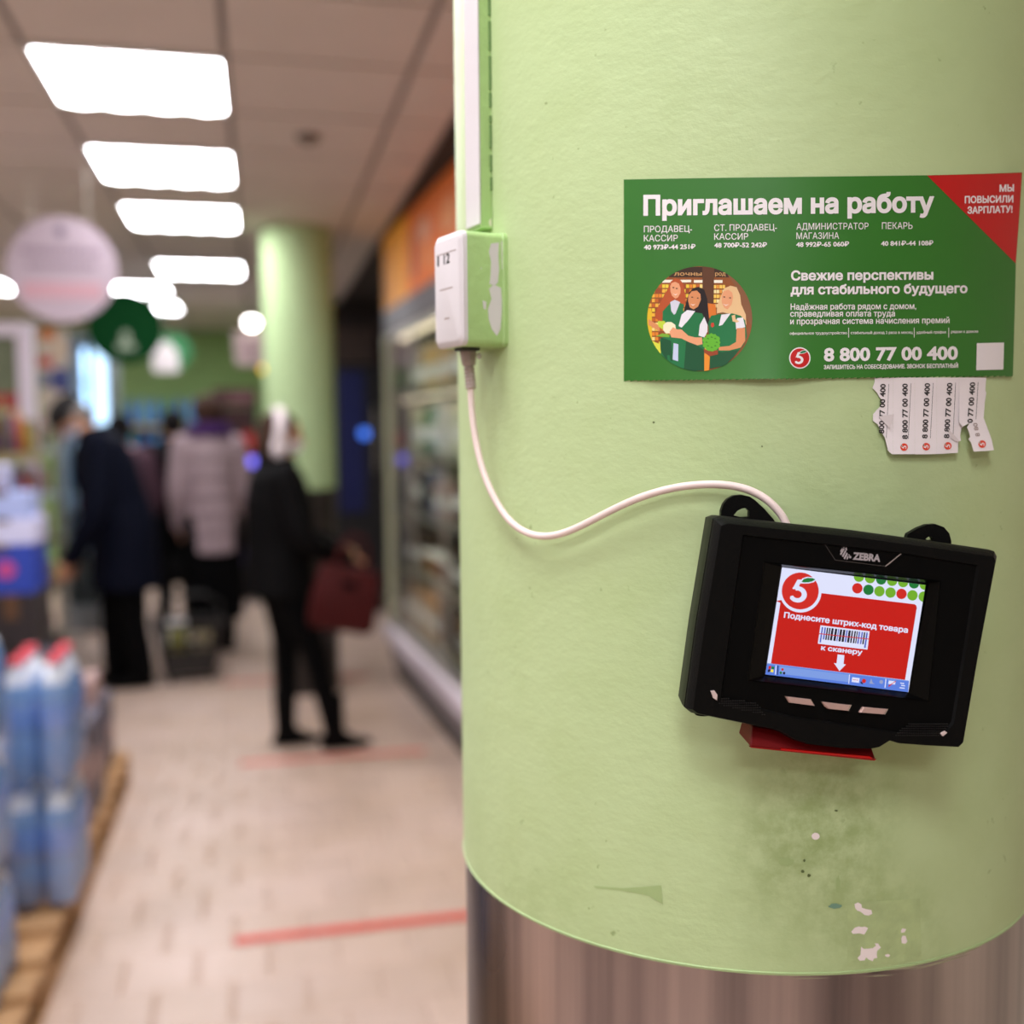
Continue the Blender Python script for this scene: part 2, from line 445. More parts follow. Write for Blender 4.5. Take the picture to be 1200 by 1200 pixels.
# ================================================================== THE NEAR COLUMN
def column_paint():
    M = bpy.data.materials.new('column green paint'); M.use_nodes = True; nt = M.node_tree; b = nt.nodes['Principled BSDF']
    tc = nt.nodes.new('ShaderNodeTexCoord'); L = nt.links.new
    def noise(sc, det=5, vec=None, rough=.5):
        n = nt.nodes.new('ShaderNodeTexNoise'); n.inputs['Scale'].default_value = sc; n.inputs['Detail'].default_value = det; n.inputs['Roughness'].default_value = rough
        L(vec or tc.outputs['Object'], n.inputs['Vector']); return n.outputs[0]
    def ramp(v, a, b_, lo=0., hi=1.):
        r = nt.nodes.new('ShaderNodeMapRange'); r.clamp = True
        for i, x in enumerate((a, b_, lo, hi)): r.inputs[i+1].default_value = x
        L(v, r.inputs[0]); return r.outputs[0]
    def mul(a, b_):
        x = nt.nodes.new('ShaderNodeMath'); x.operation = 'MULTIPLY'; L(a, x.inputs[0])
        if isinstance(b_, float): x.inputs[1].default_value = b_
        else: L(b_, x.inputs[1])
        return x.outputs[0]
    def mix(f, c1, c2):
        x = nt.nodes.new('ShaderNodeMix'); x.data_type = 'RGBA'; L(f, x.inputs[0])
        for s_, c in ((6, c1), (7, c2)):
            if isinstance(c, tuple): x.inputs[s_].default_value = c
            else: L(c, x.inputs[s_])
        return x.outputs[2]
    base = mix(ramp(noise(3.0, 3), .35, .65), lin((177, 197, 143)), lin((185, 204, 152)))
    base = mix(ramp(noise(26., 5), .45, .75, 0, .35), base, lin((169, 189, 130)))
    # grime round the terminal (object space blobs)
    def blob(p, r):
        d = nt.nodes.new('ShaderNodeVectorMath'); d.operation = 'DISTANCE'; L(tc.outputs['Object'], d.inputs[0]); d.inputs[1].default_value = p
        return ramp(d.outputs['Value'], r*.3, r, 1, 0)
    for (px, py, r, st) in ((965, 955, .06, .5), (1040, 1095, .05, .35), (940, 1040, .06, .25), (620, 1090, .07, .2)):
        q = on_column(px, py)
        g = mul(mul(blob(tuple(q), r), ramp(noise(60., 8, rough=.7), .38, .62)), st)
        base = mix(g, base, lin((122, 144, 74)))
    sp = mul(ramp(noise(160., 3), .70, .74), ramp(noise(9., 2), .5, .62)); base = mix(mul(sp, .6), base, lin((110, 130, 70)))
    L(base, b.inputs['Base Color']); b.inputs['Roughness'].default_value = .5; b.inputs['Specular IOR Level'].default_value = .45
    bp = nt.nodes.new('ShaderNodeBump'); bp.inputs['Strength'].default_value = .35; bp.inputs['Distance'].default_value = .0012
    mp = nt.nodes.new('ShaderNodeMapping'); mp.inputs['Scale'].default_value = (1, 1, 1.5); L(tc.outputs['Object'], mp.inputs[0])
    a = nt.nodes.new('ShaderNodeMath'); a.operation = 'ADD'; L(noise(90., 6, mp.outputs[0], .6), a.inputs[0]); L(mul(noise(14., 4, mp.outputs[0]), 1.6), a.inputs[1])
    L(a.outputs[0], bp.inputs['Height']); L(bp.outputs[0], b.inputs['Normal'])
    return M
def steel():
    M = bpy.data.materials.new('brushed steel sheet'); M.use_nodes = True; nt = M.node_tree; b = nt.nodes['Principled BSDF']; L = nt.links.new
    tc = nt.nodes.new('ShaderNodeTexCoord'); mp = nt.nodes.new('ShaderNodeMapping'); mp.inputs['Scale'].default_value = (1, 1, .03); L(tc.outputs['Object'], mp.inputs[0])
    n = nt.nodes.new('ShaderNodeTexNoise'); n.inputs['Scale'].default_value = 11; n.inputs['Detail'].default_value = 8; L(mp.outputs[0], n.inputs['Vector'])
    r = nt.nodes.new('ShaderNodeValToRGB'); r.color_ramp.elements[0].position = .40; r.color_ramp.elements[1].position = .60
    r.color_ramp.elements[0].color = lin((82, 78, 84)); r.color_ramp.elements[1].color = lin((200, 186, 184))
    L(n.outputs[0], r.inputs[0]); L(r.outputs[0], b.inputs['Base Color'])
    b.inputs['Metallic'].default_value = 1; b.inputs['Roughness'].default_value = .3
    n2 = nt.nodes.new('ShaderNodeTexNoise'); n2.inputs['Scale'].default_value = 5; L(tc.outputs['Object'], n2.inputs['Vector'])
    mr = nt.nodes.new('ShaderNodeMapRange'); mr.inputs[3].default_value = .22; mr.inputs[4].default_value = .42; L(n2.outputs[0], mr.inputs[0]); L(mr.outputs[0], b.inputs['Roughness'])
    return M
M_col = column_paint(); M_steel = steel(); M_edge = mat('column paint edge', (168, 194, 138), .5)
GZ = 1.2004
col = empty('column', (COLX, COLY, 0), label='large round pale green painted column with steel lower sheet in the foreground', cat='column')
def ringz(r, z, n=160): return [Vector((COLX+r*math.cos(2*math.pi*j/n), COLY+r*math.sin(2*math.pi*j/n), z)) for j in range(n)]
MB().loft([ringz(COLR-.003, GZ-.002), ringz(COLR, GZ), ringz(COLR, GZ+.3), ringz(COLR, CEIL-.001)]).build('shaft', M_col, col, smooth=True, world=True)
MB().loft([ringz(COLR-.0016, .0005), ringz(COLR-.0016, GZ-.0005)]).build('steel_sheet', M_steel, col, smooth=True, world=True)
MB().loft([ringz(COLR-.003, GZ-.0022), ringz(COLR+.0002, GZ-.0014), ringz(COLR+.0005, GZ), ringz(COLR-.002, GZ+.0015)], cap=False).build('paint_edge', M_edge, col, smooth=True, world=True)
S = lambda x, y, l: on_column(x, y, .00025+l)
M_chip = mat('bare plaster chip', (240, 228, 226), .8)
def crop_pts(L, sc, ox, oy): return [(ox+x/sc, oy+y/sc) for x, y in L]
def blob(cx, cy, r, seed, ry=None, n=14):
    rr = random.Random(seed); ry = ry or r
    return [(cx+r*(.75+.45*rr.random())*math.cos(2*math.pi*i/n), cy+ry*(.75+.45*rr.random())*math.sin(2*math.pi*i/n)) for i in range(n)]
for i, pts in enumerate((
    circ(955.8, 980, 4.8, 14, 4.2),
    crop_pts([(530, 675), (550, 665), (572, 678), (575, 698), (600, 706), (632, 712), (638, 735), (615, 747), (590, 742), (565, 722), (545, 716), (532, 698)], 5.217, 900, 930),
    crop_pts([(508, 845), (530, 820), (555, 812), (575, 816), (590, 812), (612, 822), (600, 845), (588, 862), (560, 855), (520, 858)], 5.217, 900, 930),
    crop_pts([(570, 935), (585, 950), (610, 948), (640, 945), (660, 930), (652, 915), (672, 915), (690, 942), (668, 960), (665, 985), (668, 1005), (648, 1008), (640, 1025), (615, 1015), (600, 1002), (590, 1020), (560, 1022), (547, 1005), (565, 985)], 5.217, 900, 930),
    crop_pts([(812, 838), (822, 824), (845, 828), (835, 848), (815, 852)], 5.217, 900, 930),
    crop_pts([(815, 885), (822, 868), (842, 870), (852, 905), (840, 918), (818, 915)], 5.217, 900, 930),
    crop_pts([(715, 985), (735, 980), (748, 990), (735, 1000), (718, 996)], 5.217, 900, 930))):
    Print(S, 0).poly(pts, M_chip).build('paint_chip', col)
M_st = mat('green grime stain', (158, 180, 122), .6); M_st2 = mat('dark stain', (84, 100, 52), .6); M_st3 = mat('teal paint smear', (112, 150, 128), .6); M_res = mat('tape residue', (172, 191, 136), .5, noise=.12, scale=90, bump=.5, bscale=120)
Print(S, 6).poly([(993, 1058), (1078, 1053), (1080, 1125), (1030, 1131), (993, 1132)], M_res, -.00012).build('tape_residue', col)
for pts, M in ((crop_pts([(282, 251), (345, 256), (395, 253), (427, 250), (430, 290), (400, 272), (345, 262), (288, 256)], 1.818, 540, 900), M_st),
               (blob(922, 1010, 9, 3, 5), M_st), (blob(942.5, 1008.5, 1.6, 4), M_st2), (blob(940.5, 1021, 2, 5), M_st2), (blob(948, 1026, 2, 6), M_st2),
               (blob(982, 1037, 3, 8, 10), M_st), (blob(979, 1062, 8, 9, 3), M_st3), (blob(766, 495, 1.3, 2), M_st2), (blob(893, 523, 1, 12), M_st2), (blob(980, 950, 2.2, 21, 1.2), M_st2)):
    Print(S, 0).poly(pts, M).build('stain', col)
M_smear = mat('pale smear on steel', (150, 144, 118), .7)
for (a, b, t) in (((1040, 1137.5), (1085, 1131), 1.2), ((1060, 1139), (1140, 1117), .9), ((1098, 1126), (1150, 1109), 1.1), ((920, 1147), (975, 1146), .6), ((1010, 1145), (1050, 1142), .7)):
    Print(S, 6).poly([(a[0], a[1]-t*.3), ((a[0]+b[0])/2, (a[1]+b[1])/2-t), (b[0], b[1]), ((a[0]+b[0])/2+4, (a[1]+b[1])/2+t)], M_smear).build('paint_smear', col)

# ------------------------------------------------------------------ cable duct
M_plas = mat('white plastic', (208, 202, 205), .45, noise=.02, scale=30)
def worn_paint():
    M = bpy.data.materials.new('worn green over white plastic'); M.use_nodes = True; nt = M.node_tree; b = nt.nodes['Principled BSDF']; L = nt.links.new
    tc = nt.nodes.new('ShaderNodeTexCoord'); mp = nt.nodes.new('ShaderNodeMapping'); mp.inputs['Scale'].default_value = (1, 1, .55); L(tc.outputs['Object'], mp.inputs[0])
    n = nt.nodes.new('ShaderNodeTexNoise'); n.inputs['Scale'].default_value = 95; n.inputs['Detail'].default_value = 6; L(mp.outputs[0], n.inputs['Vector'])
    r = nt.nodes.new('ShaderNodeValToRGB'); r.color_ramp.elements[0].position = .60; r.color_ramp.elements[1].position = .625
    r.color_ramp.elements[0].color = lin((162, 194, 126)); r.color_ramp.elements[1].color = lin((226, 218, 200))
    L(n.outputs[0], r.inputs[0]); L(r.outputs[0], b.inputs['Base Color']); b.inputs['Roughness'].default_value = .5
    return M
M_worn = worn_paint(); M_pgreen = mat('green overpaint', (164, 196, 128), .5, noise=.05, scale=60, bump=.3, bscale=200)
nD, tD = col_frame(194)
def dl(t, n, z): return Vector((COLX, COLY, 0)) + nD*(COLR+n) + tD*t + Vector((0, 0, z))
duct = empty('cable_duct', tuple(dl(0, 0, 1.631)), label='narrow white cable duct running up the column, its side overpainted green', cat='duct')
DM = Matrix((( nD.x, tD.x, 0, COLX+nD.x*COLR), (nD.y, tD.y, 0, COLY+nD.y*COLR), (0, 0, 1, 0), (0, 0, 0, 1)))
MB().box(-.001, .0072, -.0095, .0098, 1.627, CEIL, M=DM).build('duct_base', [M_pgreen], duct, world=True)
MB().box(.0072, .0086, -.0102, .0096, 1.629, CEIL, M=DM).build('duct_cover', [M_plas], duct, bevel=.0006, world=True)
MB().box(.0004, .0068, .0098, .01015, 1.627, 1.664, M=DM).build('worn_patch', [M_worn], duct, world=True)
MB().box(.003, .0055, .0098, .01015, 1.664, 1.70, M=DM).build('worn_patch', [M_worn], duct, world=True)
sm = MB(); z = 1.65
rr = random.Random(3)
while z < 2.0:
    h = rr.uniform(.004, .02); sm.box(-.0015, .0012, .0096, .0106, z, z+h, M=DM); z += h+rr.uniform(.001, .006)
sm.build('seam_gap', mat('dark green seam', (104, 136, 80), .7), duct, world=True)

# ------------------------------------------------------------------ junction box
nB, tB = col_frame(196)
BM = Matrix(((nB.x, tB.x, 0, COLX+nB.x*COLR), (nB.y, tB.y, 0, COLY+nB.y*COLR), (0, 0, 1, 0), (0, 0, 0, 1)))
ZB0, ZB1 = 1.5535, 1.6215
jb = empty('junction_box', tuple(BM @ Vector((0, 0, ZB0))), label='white surface socket box on the column, its side overpainted flaking green', cat='socket')
def rrect(w, h, r, n=4, cy=0, cz=0):
    P = []
    for (sx, sy, a0) in ((1, 1, 0), (-1, 1, 90), (-1, -1, 180), (1, -1, 270)):
        for i in range(n+1):
            a = R_(a0+90*i/n); P.append((cy+sx*(w/2-r)+r*math.cos(a), cz+sy*(h/2-r)+r*math.sin(a)))
    return P
def box_rings(specs):
    return [[BM @ Vector((n_, a, b)) for a, b in rrect(w_, h_, r_, 4, 0, (ZB0+ZB1)/2)] for n_, w_, h_, r_ in specs]
H_ = ZB1-ZB0
b1 = MB().loft(box_rings([(-.004, .0385, H_, .004), (.0255, .0385, H_, .004), (.0268, .0382, H_-.0003, .004)]))
b1.build('housing', M_pgreen, jb, smooth=True, world=True)
b2 = MB().loft(box_rings([(.0260, .0386, H_+.0002, .004), (.0285, .038, H_, .005), (.0300, .0345, H_-.005, .004), (.0303, .032, H_-.008, .003)]))
b2.build('front_cover', M_plas, jb, smooth=True, world=True)
b3 = MB().loft(box_rings([(-.006, .0405, H_+.001, .004), (.0015, .0405, H_+.001, .004), (.0022, .0395, H_, .004)]))
b3.build('back_plate', M_pgreen, jb, smooth=True, world=True)
# flaking paint on the right side: irregular white patches (y = half width plane)
def side(x, y, l): return BM @ Vector((x, .01925+.00015+l, y))
zc = (ZB0+ZB1)/2
for i, pts in enumerate(([(.0045, .028), (.010, .027), (.0115, .022), (.010, .016), (.0105, .008), (.0112, .003), (.008, .002), (.0055, .004), (.0045, .012), (.005, .02)],
                         [(.0035, .001), (.0085, .003), (.0115, .0), (.010, -.006), (.0125, -.012), (.012, -.018), (.010, -.024), (.0065, -.028), (.004, -.024), (.003, -.014), (.0028, -.006)],
                         [(.0135, -.008), (.016, -.007), (.0155, -.012), (.0138, -.0125)], [(.0165, .012), (.0172, .0125), (.017, .011)], [(.001, .029), (.003, .029), (.0026, .012), (.0012, .014)])):
    Print(side, 0).poly([(a, zc+b) for a, b in pts], M_plas).build('flaked_patch', jb)
def frontp(x, y, l): return BM @ Vector((.0304+l, x, zc+y))
pr = Print(frontp, 0); M_blk = mat('black print', (30, 28, 28), .5); M_gry = mat('grey print', (150, 130, 125), .5)
pr.text('1', (-.013, .0165), (-.0105, .0165), .006, M_blk, up=(0, 1), bold=.03)
pr.text('12', (-.004, .0165), (.0045, .0165), .006, M_blk, up=(0, 1), bold=.03)
pr.poly([(-.014, .0225), (.013, .0225), (.013, .0231), (-.014, .0231)], M_gry); pr.poly([(-.010, .001), (.008, .001), (.008, .0016), (-.010, .0016)], M_gry)
pr.poly([(-.004, -.017), (.003, -.017), (.003, -.0162), (-.004, -.0162)], M_gry)
pr.build('marking', jb)
# plug under the box
M_boot = mat('grey-beige plug boot', (168, 152, 146), .5); M_clear = mat('clear plug body', (205, 198, 192), .25, trans=.3)
pn = .017
def bp_(n, t, z): return BM @ Vector((n, t, z))
MB().box(pn-.006, pn+.006, -.0055, .0055, ZB0-.002, ZB0+.006, M=BM).build('port', mat('dark port', (40, 36, 34), .6), jb, world=True)

def px_at(px, py, off): return on_column(px, py, off)
plug_off = .014
pl = empty('network_cable', tuple(px_at(551, 455, plug_off)), label='white network cable hanging from the socket box and looping to the terminal', cat='cable')
a, b, c_, d = (px_at(548, 403, plug_off), px_at(549.5, 428, plug_off), px_at(550.5, 431, plug_off), px_at(552, 455, plug_off))
MB().tube([a, a.lerp(b, .5), b], [.0056, .0054, .0042], 8).build('plug', M_boot, pl, smooth=True, world=True)
t2 = MB(); n = 12; pts = []; rad = []
for i in range(n+1):
    pts.append(b.lerp(d, i/n)); rad.append(.0036 if i % 2 == 0 else .0030)
t2.tube(pts, rad, 10).build('strain_relief', M_boot, pl, smooth=False, world=True)
q1, q2 = px_at(537.5, 405, plug_off+.006), px_at(561.5, 417, plug_off-.002)
MB().ell(q1, .0016, .0016, .0022, 8, 6).build('plug_clip', M_clear, pl, smooth=True, world=True)
MB().ell(q2, .0016, .0016, .0022, 8, 6).build('plug_clip', M_clear, pl, smooth=True, world=True)
path = [(551.5, 448, .014), (552, 470, .014), (554.5, 500, .014), (562, 540, .013), (573, 572, .012), (588, 600, .011), (604, 618, .010), (625, 628.5, .009), (648, 629, .008), (672, 621, .008), (700, 606.5, .008), (730, 591, .008), (762, 578, .008), (800, 569, .008), (840, 566.5, .009), (872, 571, .010), (895, 582, .011), (911, 596, .012), (922, 612, .013), (928, 632, .014)]
cu = bpy.data.curves.new('lead', 'CURVE'); cu.dimensions = '3D'; sp = cu.splines.new('NURBS'); sp.points.add(len(path)-1)
for i, (x, y, o_) in enumerate(path): sp.points[i].co = tuple(px_at(x, y, o_))+(1,)
sp.use_endpoint_u = True; sp.order_u = 4; sp.resolution_u = 8; cu.bevel_depth = .0021; cu.bevel_resolution = 5
cu.materials.append(mat('white cable sheath', (226, 206, 200), .45, noise=.05, scale=50))
tmp = bpy.data.objects.new('t', cu); C.objects.link(tmp); dg = bpy.context.evaluated_depsgraph_get(); dg.update()
cme = bpy.data.meshes.new_from_object(tmp.evaluated_get(dg)); bpy.data.objects.remove(tmp)
cme.polygons.foreach_set('use_smooth', [True]*len(cme.polygons))
link('lead', cme, pl, world=True)

# ================================================================== RECRUITMENT POSTER
def lift_at(x, y):
    k = max(0, min(1, (y-330)/116)); g = math.exp(-((x-890)/95)**2)
    l = .0006+.0034*k*k*g + .0006*math.sin(x*.05)*k
    ke = max(0, min(1, (x-1150)/45)); l += .0012*ke*ke
    return l
PS = lambda x, y, l: on_column(x, y, lift_at(x, y)+l)
poster = empty('recruitment_poster', tuple(on_column(960, 445, .001)), label='green job offer poster in Russian with a red corner, wrapped round the column', cat='poster')
M_pg = mat('poster green ink', (46, 112, 34),   .42, noise=.05, scale=14)
M_pw = mat('poster white ink', (232, 226, 228), .45); M_pr = mat('poster red ink', (188, 14, 16), .42); M_paper = mat('paper back', (220, 214, 210), .7)
edge_bot = []
x = 731; rr = random.Random(5)
yb = lambda x: 446.5+(441-446.5)*(x-731)/(1187-731)
while x < 1187:
    edge_bot.append((x, yb(x)+.4+rr.uniform(-.4, .4)));
    x += rr.uniform(4, 7)
    if x < 1180: edge_bot += [(x, yb(x)-.9), (x+1.2, yb(x)-1.0)]; x += 1.2
outline = [(731, 210.3), (850, 208.3), (960, 207), (1087, 205.4), (1150, 203.8), (1198, 202), (1194.5, 255), (1190.5, 309), (1189, 370), (1187, 441)]+edge_bot[::-1]
pp = Print(PS, 5, 8).poly(outline, M_pg)
# a second layer gives the sheet its thickness: white paper behind
pp.poly([(a_, b_) for a_, b_ in outline], M_paper, -.00018); pp.build('sheet', poster)
Print(PS, 5, 8).poly([(1086.5, 205.6), (1150, 204), (1197.6, 202.3), (1194.2, 255), (1190.3, 308.6)], M_pr, .0001).build('red_corner', poster)
hd = Print(PS, 8, 8).text('Приглашаем на работу', (754, 251.6), (1095, 247.6), 22, M_pw, .00015, bold=.042, up=(0, -1))
hd.build('headline', poster)
T = Print(PS, 8, 8)
def t(body, x0, x1, y0, y1, cap, b=0.008, M=None): T.text(body, (x0, y0), (x1, y1), cap, M or M_pw, .00015, bold=b, up=(0, -1))
t('ПРОДАВЕЦ-', 754.6, 811, 272.2, 271.6, 7.4, .004); t('КАССИР', 754.6, 794.2, 282.9, 282.5, 7.4, .004); t('40 973₽-44 251₽', 754.6, 815, 292.4, 291.5, 5.4, .03)
t('СТ. ПРОДАВЕЦ-', 837, 910.5, 270.6, 269.8, 7.4, .004); t('КАССИР', 837, 876.8, 280.9, 280.6, 7.4, .004); t('48 700₽-52 242₽', 837, 898.8, 290, 289.5, 5.4, .03)
t('АДМИНИСТРАТОР', 933.3, 1017.8, 269.1, 268.6, 7.6, .004); t('МАГАЗИНА', 933.3, 983.3, 280.2, 279.8, 7.6, .004); t('48 992₽-65 060₽', 933, 995, 289.2, 288.5, 5.4, .03)
t('ПЕКАРЬ', 1033.5, 1069.4, 268.4, 268.2, 7.8, .004); t('40 841₽-44 108₽', 1032.5, 1093.8, 288, 287.3, 5.4, .03)
t('Свежие перспективы', 927, 1093.8, 328.3, 327.2, 10.8, .036); t('для стабильного будущего', 926.5, 1133.8, 344.8, 343, 10.8, .036)
t('Надёжная работа рядом с домом,', 926.5, 1073.8, 362.9, 362, 7, .018); t('справедливая оплата труда', 926, 1048.8, 371, 370.6, 7, .018); t('и прозрачная система начисления премий', 926, 1112.8, 380, 378.6, 7, .018)
t('официальное трудоустройство', 925.5, 992.5, 392.2, 391.6, 3.2, .012); t('стабильный доход 2 раза в месяц', 997, 1069.5, 391.5, 391, 3.2, .012); t('удобный график', 1073.8, 1109, 391, 390.6, 3.2, .012); t('рядом с домом', 1114.5, 1146, 390.2, 389.8, 3.2, .012)
for bx in (994.5, 1071.4, 1111.8): T.poly([(bx-.4, 384), (bx+.4, 384), (bx+.4, 395.5), (bx-.4, 395.5)], M_pw, .00015)
t('8 800 77 00 400', 965.5, 1122.5, 422.9, 420.8, 15.2, .036); t('ЗАПИШИТЕСЬ НА СОБЕСЕДОВАНИЕ. ЗВОНОК БЕСПЛАТНЫЙ', 965.5, 1122.8, 432.5, 430.8, 4.6, .03)
t('МЫ', 1171.3, 1188.3, 224.5, 224, 7.8, .036); t('ПОВЫСИЛИ', 1130.5, 1187.6, 237.9, 236.9, 7.8, .036); t('ЗАРПЛАТУ!', 1133.8, 1186.6, 250.2, 248.8, 7.8, .036)
T.build('small_print', poster)
Print(PS, 8, 8).poly([(1144.8, 402.2), (1176.6, 401.4), (1175.8, 433), (1144, 433.8)], M_pw, .00015).build('white_square', poster)
def number_mark(P, cx, cy, r, l, rot=0, Mred=None, Mw=None, Mg=None, rim=True):
    ca, sa = math.cos(R_(rot)), math.sin(R_(rot))
    q = lambda x, y: (cx+(x*ca-y*sa)*r, cy+(x*sa+y*ca)*r)
    if rim: P.poly([q(*p) for p in circ(0, 0, 1.12, 36)], Mw, l)
    P.poly([q(*p) for p in circ(0, 0, 1, 36)], Mred, l+.00006)
    # bold five: upper bar, stem, bowl
    bowl = [(-.12+.50*math.cos(R_(a))*1.0, .20+.44*math.sin(R_(a))) for a in range(-112, 150, 14)]+[(-.50, .34)]
    inner = [(-.14+.24*math.cos(R_(a)), .20+.21*math.sin(R_(a))) for a in range(150, -118, -14)]
    five = [(-.04, -.62), (.05, -.62)]
    P.poly([q(*p) for p in bowl+[(-.36, .30)]+inner], Mw, l+.00012)
    P.poly([q(*p) for p in [(-.22, -.60), (.12, -.62), (.12, -.42), (-.06, -.40), (-.14, -.06), (-.44, -.06)]], Mw, l+.00012)
    P.poly([q(*p) for p in [(-.08, -.46), (.02, -.68), (.26, -.80), (.56, -.82), (.84, -.74), (.66, -.56), (.40, -.46), (.14, -.42)]], Mw, l+.00013)
    P.poly([q(*p) for p in [(.0, -.50), (.10, -.66), (.30, -.75), (.56, -.77), (.74, -.72), (.56, -.58), (.34, -.51), (.12, -.48)]], Mg, l+.00018)
M_leaf = mat('leaf green ink', (20, 120, 70), .4)
pm = Print(PS, 8, 8); number_mark(pm, 937.3, 419.5, 11.2, .00012, Mred=M_pr, Mw=M_pw, Mg=M_leaf); pm.build('round_logo', poster)
# round photo printed on the poster
CC = circ(820, 373.5, 61.5, 56)
ph = Print(PS, 10, 8)
inks = {}
def ink(c):
    if c not in inks: inks[c] = mat('photo ink %d' % len(inks), c, .35)
    return inks[c]
def pc(L, c, l=.00015): ph.poly(clip(crop_pts(L, 7.5, 740, 290), CC), ink(c), l)
ph.poly(CC, ink((140, 78, 34)), .0001)
pc([(330, 170), (860, 170), (860, 262), (330, 262)], (58, 36, 24))
ph.text('лочны', (740+375/7.5, 290+247/7.5), (740+618/7.5, 290+247/7.5), 4.6, ink((196, 150, 96)), .0002, bold=.02, up=(0, -1))
ph.text('род', (740+735/7.5, 290+247/7.5), (740+828/7.5, 290+247/7.5), 4.6, ink((196, 150, 96)), .0002, bold=.02, up=(0, -1))
pc([(280, 284), (525, 284), (525, 306), (270, 310)], (236, 232, 214)); pc([(548, 286), (625, 286), (625, 310), (548, 310)], (236, 232, 214)); pc([(722, 286), (800, 286), (800, 312), (722, 312)], (236, 232, 214))
rr = random.Random(11)
for y_ in range(325, 900, 42):
    for x_ in range(150, 640, 30):
        pc([(x_, y_), (x_+26, y_), (x_+26, y_+30), (x_, y_+30)], rr.choice([(236, 176, 60), (222, 130, 40), (240, 214, 130), (188, 96, 34), (230, 200, 60), (150, 66, 30)]), .00012)
for y_ in range(330, 520, 42):
    for x_ in range(722, 820, 26):
        pc([(x_, y_), (x_+23, y_), (x_+23, y_+30), (x_, y_+30)], rr.choice([(240, 200, 90), (236, 220, 160), (222, 150, 60)]), .00012)
pc([(624, 166), (728, 166), (722, 490), (640, 520), (624, 400)], (92, 56, 34), .00016)
pc([(845, 240), (1000, 300), (1060, 520), (1060, 700), (1000, 600), (940, 380)], (130, 84, 52), .00016)
pc([(670, 490), (740, 500), (745, 600), (680, 620)], (214, 116, 40), .00017)
pc([(140, 520), (180, 560), (180, 900), (150, 800), (135, 640)], (220, 180, 40), .00017)
pc([(180, 820), (250, 850), (310, 910), (330, 1000), (300, 1010), (230, 930)], (212, 214, 70), .00018)
SK, SK2, OR, BK, BL, VG, VG2, WH = (226, 158, 116), (212, 140, 92), (176, 78, 34), (28, 20, 22), (226, 188, 138), (22, 112, 62), (12, 78, 44), (228, 226, 232)
# woman with red hair (left)
pc([(345, 300), (380, 272), (425, 280), (455, 320), (470, 400), (476, 480), (455, 540), (340, 560), (300, 620), (262, 650), (205, 620), (225, 540), (280, 430), (320, 360)], OR, .0002)
pc([(275, 560), (340, 490), (380, 470), (460, 500), (450, 620), (370, 700), (270, 700)], VG, .00022)
pc([(340, 480), (380, 460), (428, 480), (380, 600), (350, 560)], (206, 206, 220), .00024)
pc([(340, 340), (352, 312), (385, 302), (418, 318), (432, 360), (430, 400), (408, 440), (385, 450), (356, 424), (342, 385)], SK, .00026)
pc([(150, 630), (200, 660), (250, 690), (245, 740), (200, 710), (150, 680)], SK2, .00024)
# black-haired woman (centre)
pc([(505, 400), (540, 358), (590, 346), (640, 372), (665, 450), (676, 560), (690, 700), (650, 660), (600, 580), (520, 560), (450, 590), (470, 520), (490, 450)], BK, .00028)
pc([(360, 600), (420, 560), (500, 560), (620, 580), (650, 640), (640, 780), (650, 1085), (420, 1060), (330, 1010), (260, 960), (250, 800), (360, 760)], VG, .0003)
pc([(260, 790), (350, 820), (360, 1000), (300, 980), (255, 900)], VG2, .00031)
pc([(430, 700), (480, 820), (460, 1075), (560, 1085), (650, 1080), (640, 900), (560, 850)], VG2, .00031)
pc([(440, 590), (490, 550), (560, 560), (500, 640), (440, 705), (415, 690)], WH, .00032)
pc([(370, 840), (412, 850), (410, 1000), (362, 985)], (190, 200, 226), .00032)
pc([(640, 610), (668, 680), (668, 740), (640, 790), (590, 775), (600, 680)], WH, .00032)
pc([(500, 420), (530, 385), (575, 378), (606, 410), (610, 460), (585, 520), (545, 545), (512, 525), (498, 470)], SK2, .00034)
pc([(400, 720), (440, 720), (500, 775), (560, 790), (620, 790), (625, 850), (580, 860), (500, 830), (440, 800), (350, 790), (335, 740), (365, 700)], SK, .00036)
# cauliflower
pc([(230, 650), (290, 645), (310, 680), (270, 720), (235, 690)], (190, 210, 60), .00034)
pc([(280, 680), (310, 655), (350, 655), (385, 680), (390, 715), (345, 755), (300, 755), (278, 725)], (234, 226, 190), .00035)
pc([(215, 780), (270, 755), (330, 765), (335, 790), (270, 785)], (120, 170, 50), .00035)
# blonde woman (right)
pc([(790, 420), (815, 360), (870, 335), (925, 350), (955, 420), (965, 500), (1005, 590), (1010, 680), (950, 640), (900, 590), (800, 570), (750, 580), (752, 510)], BL, .00028)
pc([(700, 600), (780, 585), (890, 580), (960, 600), (1000, 640), (1015, 780), (990, 850), (900, 960), (820, 1040), (690, 1060), (680, 800), (676, 660)], VG, .0003)
pc([(690, 900), (800, 920), (940, 900), (900, 960), (820, 1040), (690, 1065)], VG2, .00031)
pc([(790, 590), (872, 580), (800, 680), (768, 690)], WH, .00032)
pc([(930, 620), (980, 615), (1000, 700), (920, 720), (915, 660)], WH, .00033)
pc([(792, 430), (810, 385), (850, 370), (885, 395), (893, 440), (880, 500), (845, 545), (815, 530), (795, 490)], SK, .00034)
pc([(880, 600), (910, 590), (915, 630), (950, 650), (925, 660), (890, 650)], BL, .00036)
pc([(925, 710), (998, 705), (1000, 820), (960, 880), (860, 905), (770, 905), (765, 875), (860, 865), (920, 830)], SK2, .00036)
pc([(700, 665), (722, 660), (728, 690), (710, 705), (697, 690)], (200, 60, 40), .00034)
pc([(640, 920), (690, 960), (680, 1090), (640, 1088)], (226, 140, 40), .00034)
